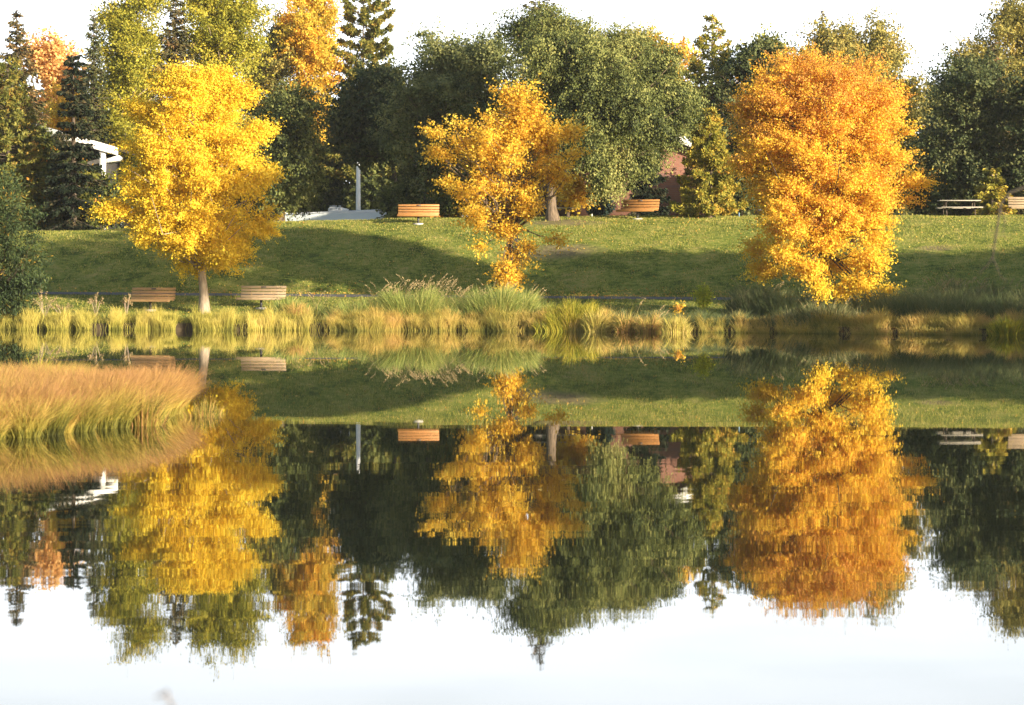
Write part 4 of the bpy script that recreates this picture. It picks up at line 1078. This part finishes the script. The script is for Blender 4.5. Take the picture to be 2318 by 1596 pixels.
V, Q, R = join([fringe(306, (10.5, 21), 12000, .42, .70, .9, .014, .2, .5, None, .5)])
tag(mesh_obj('shore_sedge', V, Q, M['rust_sedge'], None, R), 'taller rust-brown sedge arching at the far right bank', 'sedge', kind='stuff')
V, Q, R = join([fringe(307, (8.5, 22), 15000, .8, 1.5, 3.2, .02, .15, .3, cols([(1500, 1640, .35), (1800, 2000, .5)]), 1.6)])
tag(mesh_obj('reeds', V, Q, M['darkreed'], None, R), 'tall dark green reeds in shade behind the right bank', 'reeds', kind='stuff')
V, Q, R = join([fringe(308, (3.2, 10), 5500, .25, .6, 1.2, .02, .25, .4, None, .9)])
tag(mesh_obj('bank_weeds', V, Q, M['darkreed'], None, R), 'low shaded green weeds on the bank right of the amber tree', 'weeds', kind='stuff')

def plumes(rng, X, Y, Z, h, a, lean):
    """thin stalks with nodding seed heads"""
    mbv = []
    n = len(X)
    V, Q, R = blades(rng, X, Y, Z, h, .012, lean, .25 * np.ones(n), rng.uniform(0, .6, n), 4, a)
    parts = [(V, Q, R)]
    off = h * (lean + .25)
    tx, ty, tz = X + np.cos(a) * off, Y + np.sin(a) * off, Z + h * (1 - .45 * .25)
    m = 14; i = np.repeat(np.arange(n), m); t = np.tile(np.linspace(-.16, .14, m), n)
    dirx = np.cos(a[i]) * .7
    C = np.stack([tx[i] + dirx * t, ty[i], tz[i] + t * .9 - .6 * np.clip(t, 0, 1) ** 1.2], -1) + rng.normal(size=(n * m, 3)) * .012
    V, Q = leaf_quads(C, rng.uniform(.02, .035, n * m), rng.uniform(.010, .018, n * m), np.stack([dirx, 0 * dirx, .8 + 0 * dirx], -1) + rng.normal(size=C.shape) * .4, rng.normal(size=C.shape))
    parts.append((V, Q, rng.uniform(.4, 1, n * m)))
    return join(parts)

def clump(name, label, px0, px1, d, h0, h1, n, mat, nplume=0, seed=1, hp=(1.1, 1.5), cat='reed clump', dep=.5, wid=.02, curve=.3, lean=.15, group=None, prof=None):
    rng = rng_(seed)
    xa, xb = W(px0, 0, d)[0], W(px1, 0, d)[0]; cx = (xa + xb) / 2; hw = (xb - xa) / 2
    g0 = max(float(ground(cx, d)), -.03); root = empty(name, (cx, d, g0), label, cat, group)
    u = rng.normal(0, .46, n).clip(-1, 1); x = cx + u * hw; y = d + rng.uniform(-dep, dep, n)
    h = rng.uniform(h0 * .7, h1 * 1.05, n) * (1 - .5 * np.abs(u) ** 2) * (1 + .18 * np.sin(u * 13 + seed))
    an = np.where(rng.uniform(0, 1, n) < .7, np.arctan2(y - d, u * hw + 1e-3), rng.uniform(0, 6.28, n))
    V, Q, R = blades(rng, x, y, np.maximum(ground(x, y), -.03) - .02, h, wid, rng.uniform(0, 2 * lean, n), rng.uniform(0, 2 * curve, n), rng.uniform(0, 1, n), 3, an)
    V[:, 0] -= cx; V[:, 1] -= d; V[:, 2] -= g0
    mesh_obj('blades', V, Q, M[mat], root, R)
    if nplume:
        u = rng.uniform(-.85, .85, nplume); x = cx + u * hw; y = d + rng.uniform(-dep, dep, nplume)
        a = np.where(rng.uniform(0, 1, nplume) < .8, 0.2, 2.9) + rng.normal(size=nplume) * .3
        V, Q, R = plumes(rng, x, y, ground(x, y), rng.uniform(hp[0], hp[1], nplume) * (1 - .3 * np.abs(u)), a, rng.uniform(.02, .16, nplume))
        V[:, 0] -= cx; V[:, 1] -= d; V[:, 2] -= g0
        if nplume > 10: mesh_obj('seed_heads', V, Q, M['plume'], root, R)
        else:       # every single stalk its own part
            nb, nl = nplume * 10, 14 * 4
            for q in range(nplume):
                Vs = np.vstack([V[q * 10:(q + 1) * 10], V[nb + q * nl:nb + (q + 1) * nl]])
                Qs = np.vstack([Q[q * 4:(q + 1) * 4] - q * 10, Q[nplume * 4 + q * 14:nplume * 4 + (q + 1) * 14] - nb - q * nl + 10])
                mesh_obj('seed_stalk', Vs, Qs, M['plume'], root, np.concatenate([R[q * 4:(q + 1) * 4], R[nplume * 4 + q * 14:nplume * 4 + (q + 1) * 14]]))
    return root
clump('reed_clump', 'tallest green reed clump with many tan plumes left of centre', 810, 1060, 100.0, .75, 1.3, 9000, 'reed', 90, 401, (1.5, 2.0), dep=.6)
clump('reed_clump', 'low green reeds at the left shoulder of the plumed clump', 740, 880, 99.9, .5, .85, 2600, 'reed', 4, 402, (.7, .95))
clump('reed_clump', 'green reed clump at the foot of the shade-blue lamp post', 1030, 1235, 99.6, .8, 1.35, 7000, 'reed', 24, 403, (1.3, 1.8), dep=.6)
clump('reed_clump', 'bright green weeds right of the lamp post reeds', 1215, 1375, 97.9, .5, .95, 4200, 'lime_sedge', 0, 404, dep=.5)
clump('reed_clump', 'pale green reed tuft before the right end of the weathered bench', 615, 700, 101.8, .45, .8, 1400, 'reed', 6, 405, (.9, 1.2))
clump('sedge_tussock', 'pinkish tan tussock under the pale reed tuft', 640, 700, 100.6, .4, .75, 1200, 'rust_sedge', 0, 406, cat='tussock')
clump('sedge_tussock', 'tall straw-coloured tussock at the right end of the bright weeds', 1325, 1372, 97.0, .5, .95, 900, 'sedge', 0, 407, cat='tussock', dep=.3)
clump('sedge_tussock', 'curly rust-brown tussock standing alone on the bank', 1395, 1440, 96.3, .5, .9, 800, 'rust_sedge', 3, 408, (1.2, 1.7), cat='tussock', dep=.3, curve=.6)
clump('sedge_tussock', 'paler brown tussock right of the curly one', 1440, 1500, 95.8, .5, .8, 800, 'rust_sedge', 3, 409, (1.1, 1.5), cat='tussock', dep=.3, curve=.5)
clump('sedge_tussock', 'straw tussock at the waterline below the orange tree', 1500, 1560, 94.4, .4, .7, 900, 'sedge', 0, 410, cat='tussock', dep=.3)
clump('reed_clump', 'bright green reeds at the waterline by the right edge', 2240, 2320, 89.9, .35, .75, 1300, 'lime_sedge', 0, 411, dep=.3)
clump('reed_clump', 'pale feathery reeds behind the far right sedge', 2040, 2330, 96.5, .8, 1.3, 4200, 'darkreed', 40, 412, (1.2, 1.7), dep=1.0)
clump('reed_clump', 'thin dark plumed reeds left of the orange tree foot', 1640, 1760, 98.5, .7, 1.2, 1500, 'darkreed', 14, 413, (1.2, 1.6), dep=.6)
clump('reed_clump', 'thin dark reeds under the orange tree', 1760, 1990, 94.6, .5, .9, 2600, 'darkreed', 8, 414, (.9, 1.2), dep=.6)
clump('reed_clump', 'a few tall dry stalks beside the weathered bench', 700, 735, 102.0, .3, .5, 200, 'reed', 6, 415, (.8, 1.0))

def weed(px, d, hpx, wpx, label, seed):
    """dry branching weed"""
    rng = rng_(seed); x = W(px, 0, d)[0]; g0 = float(ground(x, d)); root = empty('dry_weed', (x, d, g0), label, 'weed', 'dry weeds by the left bench')
    mb = MB(); tips = []
    hh = hpx * d / F; ww = wpx * d / F / 2
    for i in range(9):
        a = rng.uniform(-1, 1); p1 = np.array([a * ww * .5, rng.normal() * .06, hh * .5]); p2 = np.array([a * ww, rng.normal() * .1, hh * rng.uniform(.6, 1.0) * (1 - .2 * abs(a))])
        V, Q = tube([(0, 0, -.02), p1, p2], [.009, .007, .003], 4); mb.add(V, Q)
        for t in np.linspace(.3, 1, 9):
            c = p1 + (p2 - p1) * t; tips += [c + rng.normal(size=3) * .03 for _ in range(3)]
    mesh_obj('stems', np.vstack(mb.V), np.vstack(mb.Q), M['twig'], root)
    C = np.array(tips); m = len(C)
    V, Q = leaf_quads(C, rng.uniform(.02, .04, m), rng.uniform(.01, .02, m), rng.normal(size=C.shape), rng.normal(size=C.shape))
    mesh_obj('seed_heads', V, Q, M['plume'], root, rng.uniform(0, 1, m))
weed(100, 101.3, 80, 60, 'bushy dry weed just right of the willow bush', 501)
weed(217, 101.8, 62, 36, 'dry branching weed midway between willow bush and bench', 502)
weed(286, 101.8, 62, 26, 'dry weed at the left end of the orange bench', 503)
weed(140, 101.6, 42, 60, 'low dry weed between the two taller ones', 504)

def sapling(px, py0, py1, d, wpx, label, n, seed, mat='sapling'):
    return broad('sapling', label, d, (px, py1), [(py0, px - wpx * .15, px + wpx * .2), (py0 + (py1 - py0) * .3, px - wpx * .5, px + wpx * .5), (py0 + (py1 - py0) * .7, px - wpx * .4, px + wpx * .35), (py1 - 3, px - wpx * .2, px + wpx * .2)],
                 mat, 'twig', n=n, leaf=.07, npuff=10, R=(.12, .22), trunk_r=.012, seed=seed, cat='sapling', sig=.08, sub=12)
sapling(1592, 645, 700, 98.2, 36, 'lime green sapling beside the path left of the orange tree', 1300, 601)
sapling(1537, 684, 708, 97.5, 16, 'tiny orange-leaved sapling left of the lime green one', 160, 602, 'orange')

# the sedge island in the left foreground
rng = rng_(700)
tx, ty = [], []
tries = 0
while len(tx) < 300 and tries < 20000:
    tries += 1
    x = rng.uniform(-10.5, -4.92); y = rng.uniform(31.4, 43.5)
    if island(np.array([x]), np.array([y]))[0] < .12 or x < -y * .2 - .4: continue
    if tx and min(math.hypot(x - a, y - b) for a, b in zip(tx, ty)) < .27: continue
    tx.append(x); ty.append(y)
tx, ty = np.array(tx), np.array(ty)
tf = ty - lerp(tx, ISL_X, ISL_F)
rust_t = (tf > rng.uniform(.3, .9, len(tx))) | (tx > -5.5) | (rng.uniform(0, 1, len(tx)) < .12)
th = rng.uniform(.66, .90, len(tx)) * (.70 + .30 * np.clip(tf / 1.2, 0, 1)) * np.where(tx > -5.6, .92, 1)
def tussocks(mask, per):
    idx = np.where(mask)[0]; i = np.repeat(idx, per); n = len(i)
    ang = rng.uniform(0, 6.283, n); rr = rng.uniform(0, 1, n) ** .6
    x = tx[i] + np.cos(ang) * rr * .20; y = ty[i] + np.sin(ang) * rr * .20
    h = th[i] * rng.uniform(.7, 1.2, n)
    a = np.arctan2(np.sin(ang) * rr, np.cos(ang) * rr + .12) + rng.normal(size=n) * .85
    v = np.clip(tv[i] + rng.normal(size=n) * .22, 0, 1)
    gz = np.maximum(ground(x, y), -.03)
    return blades(rng, x, y, gz, h, .0065, .04 + .22 * rr, .12 + .75 * rng.uniform(0, 1, n) * (.4 + .6 * rr), v, 4, a, .62)
th = rng.uniform(.26, .76, len(tx)) * (.74 + .26 * np.clip(tf / 1.2, 0, 1)) * np.where(ty > 39.5, .8, 1)
th = np.where(tx > -6.0, np.maximum(th, .54), th)
tv = np.where((tx > -6.1) & (tf > .5), rng.uniform(.5, .8, len(tx)), 0) + np.where(rust_t, rng.uniform(.25, 1.0, len(tx)), rng.uniform(-.1, .5, len(tx)))
V, Q, R = tussocks(tx < 99, 640); tag(mesh_obj('island_sedge', V, Q, M['grad_sedge'], None, R), 'green to rust coloured sedge arching over the near left islet', 'sedge', kind='stuff')
clump('reed_clump', 'thin short reeds standing in the water at the tip of the near islet', 425, 505, 37.6, .16, .34, 300, 'grad_sedge', 0, 710, dep=.5, wid=.008)
clump('reed_clump', 'green-based tuft at the front right corner of the near islet', 270, 370, 35.2, .30, .55, 1500, 'grad_sedge', 0, 711, dep=.3, wid=.010)
clump('reed_clump', 'lone green blade tuft rising above the near islet', 78, 94, 43.0, .6, 1.0, 14, 'lime_sedge', 0, 712, dep=.1, wid=.02)

# near, out-of-focus things: a nodding grass head and a hanging bare twig
p = W(372, 1562, 5.0); g0 = float(ground(p[0], 2.6))
root = empty('grass_stalk', (p[0] + .10, 5.0, -.3), 'blurred nodding grass head at the bottom edge left of centre', 'grass stalk')
pts = np.array([(0, 0, 0), (.02, 0, .9), (-.04, 0, p[2] + .3 - .16), (-.075, 0, p[2] + .3 - .05), (-.098, 0, p[2] + .3 - .005), (-.115, 0, p[2] + .3 - .012)])
mb = MB(); mb.tube(pts, [.004, .003, .0025, .002, .002, .001], 6); mb.build('stem', M['twig'], root)
rng = rng_(801); t = rng.uniform(0, 1, 110); C = np.stack([np.interp(t, [0, .5, .85, 1], pts[2:, 0]), rng.normal(size=110) * .003, np.interp(t, [0, .5, .85, 1], pts[2:, 2])], -1) + rng.normal(size=(110, 3)) * .0022
V, Q = leaf_quads(C, np.full(110, .006), np.full(110, .0022), rng.normal(size=C.shape) + [0, 0, 1.5], rng.normal(size=C.shape)); mesh_obj('seed_head', V, Q, M['shadehead'], root, t)

d = 14.0
top = W(2420, 300, d)
root = empty('bare_twig', top, 'thin dark bare twig hanging down over the sunlit slope at far right', 'twig')
def rel(px, py): return W(px, py, d) - top
mb = MB()
V, Q = tube([rel(2420, 300), rel(2380, 380), rel(2318, 424), rel(2285, 436), rel(2265, 462), rel(2258, 510), rel(2250, 560), rel(2247, 585)], [.016, .013, .010, .008, .007, .006, .005, .004], 6); mb.add(V, Q)
for pp in ([(2247, 585), (2255, 600), (2262, 622), (2280, 640)], [(2247, 580), (2235, 600), (2215, 620)], [(2262, 470), (2275, 500), (2270, 530)]):
    V, Q = tube([rel(*q) for q in pp], np.linspace(.004, .002, len(pp)), 5); mb.add(V, Q)
M['blacktwig'] = solid_mat('blackish_twig_bark', [(.3, (.03, .025, .02)), (.7, (.06, .05, .04))], 9, .9)
mesh_obj('stem', np.vstack(mb.V), np.vstack(mb.Q), M['blacktwig'], root)

# a few leaves floating on the still water
rng = rng_(900); n = 90
x = rng.uniform(-12, 14, n); y = rng.uniform(24, 92, n); x = x * y / 90
ok = island(x, y) < -.3; x, y = x[ok], y[ok]; n = len(x)
V, Q = leaf_quads(np.stack([x, y, 0 * x + .004], -1), rng.uniform(.025, .045, n), rng.uniform(.015, .03, n), rng.normal(size=(n, 3)) * [1, 1, .02], rng.normal(size=(n, 3)) * .03 + [0, 0, 1.])
tag(mesh_obj('floating_leaves', V, Q, M['litter'], None, rng.uniform(0, 1, n)), 'few small leaves floating scattered on the open water', 'floating leaves', kind='stuff')

# thin haze box added to veil the view and lift the darks
mh, nth, oh = new_mat('veil_haze')
pv = nth.nodes.new('ShaderNodeVolumePrincipled')
pv.inputs['Color'].default_value = (.93, .95, 1, 1); pv.inputs['Density'].default_value = .00013; pv.inputs['Anisotropy'].default_value = .1
nth.links.new(pv.outputs[0], oh.inputs['Volume'])
mb = MB(); mb.box((0, 1650, 19.5), (3100, 3900, 43))
tag(mb.build('haze', mh), kind='stuff')
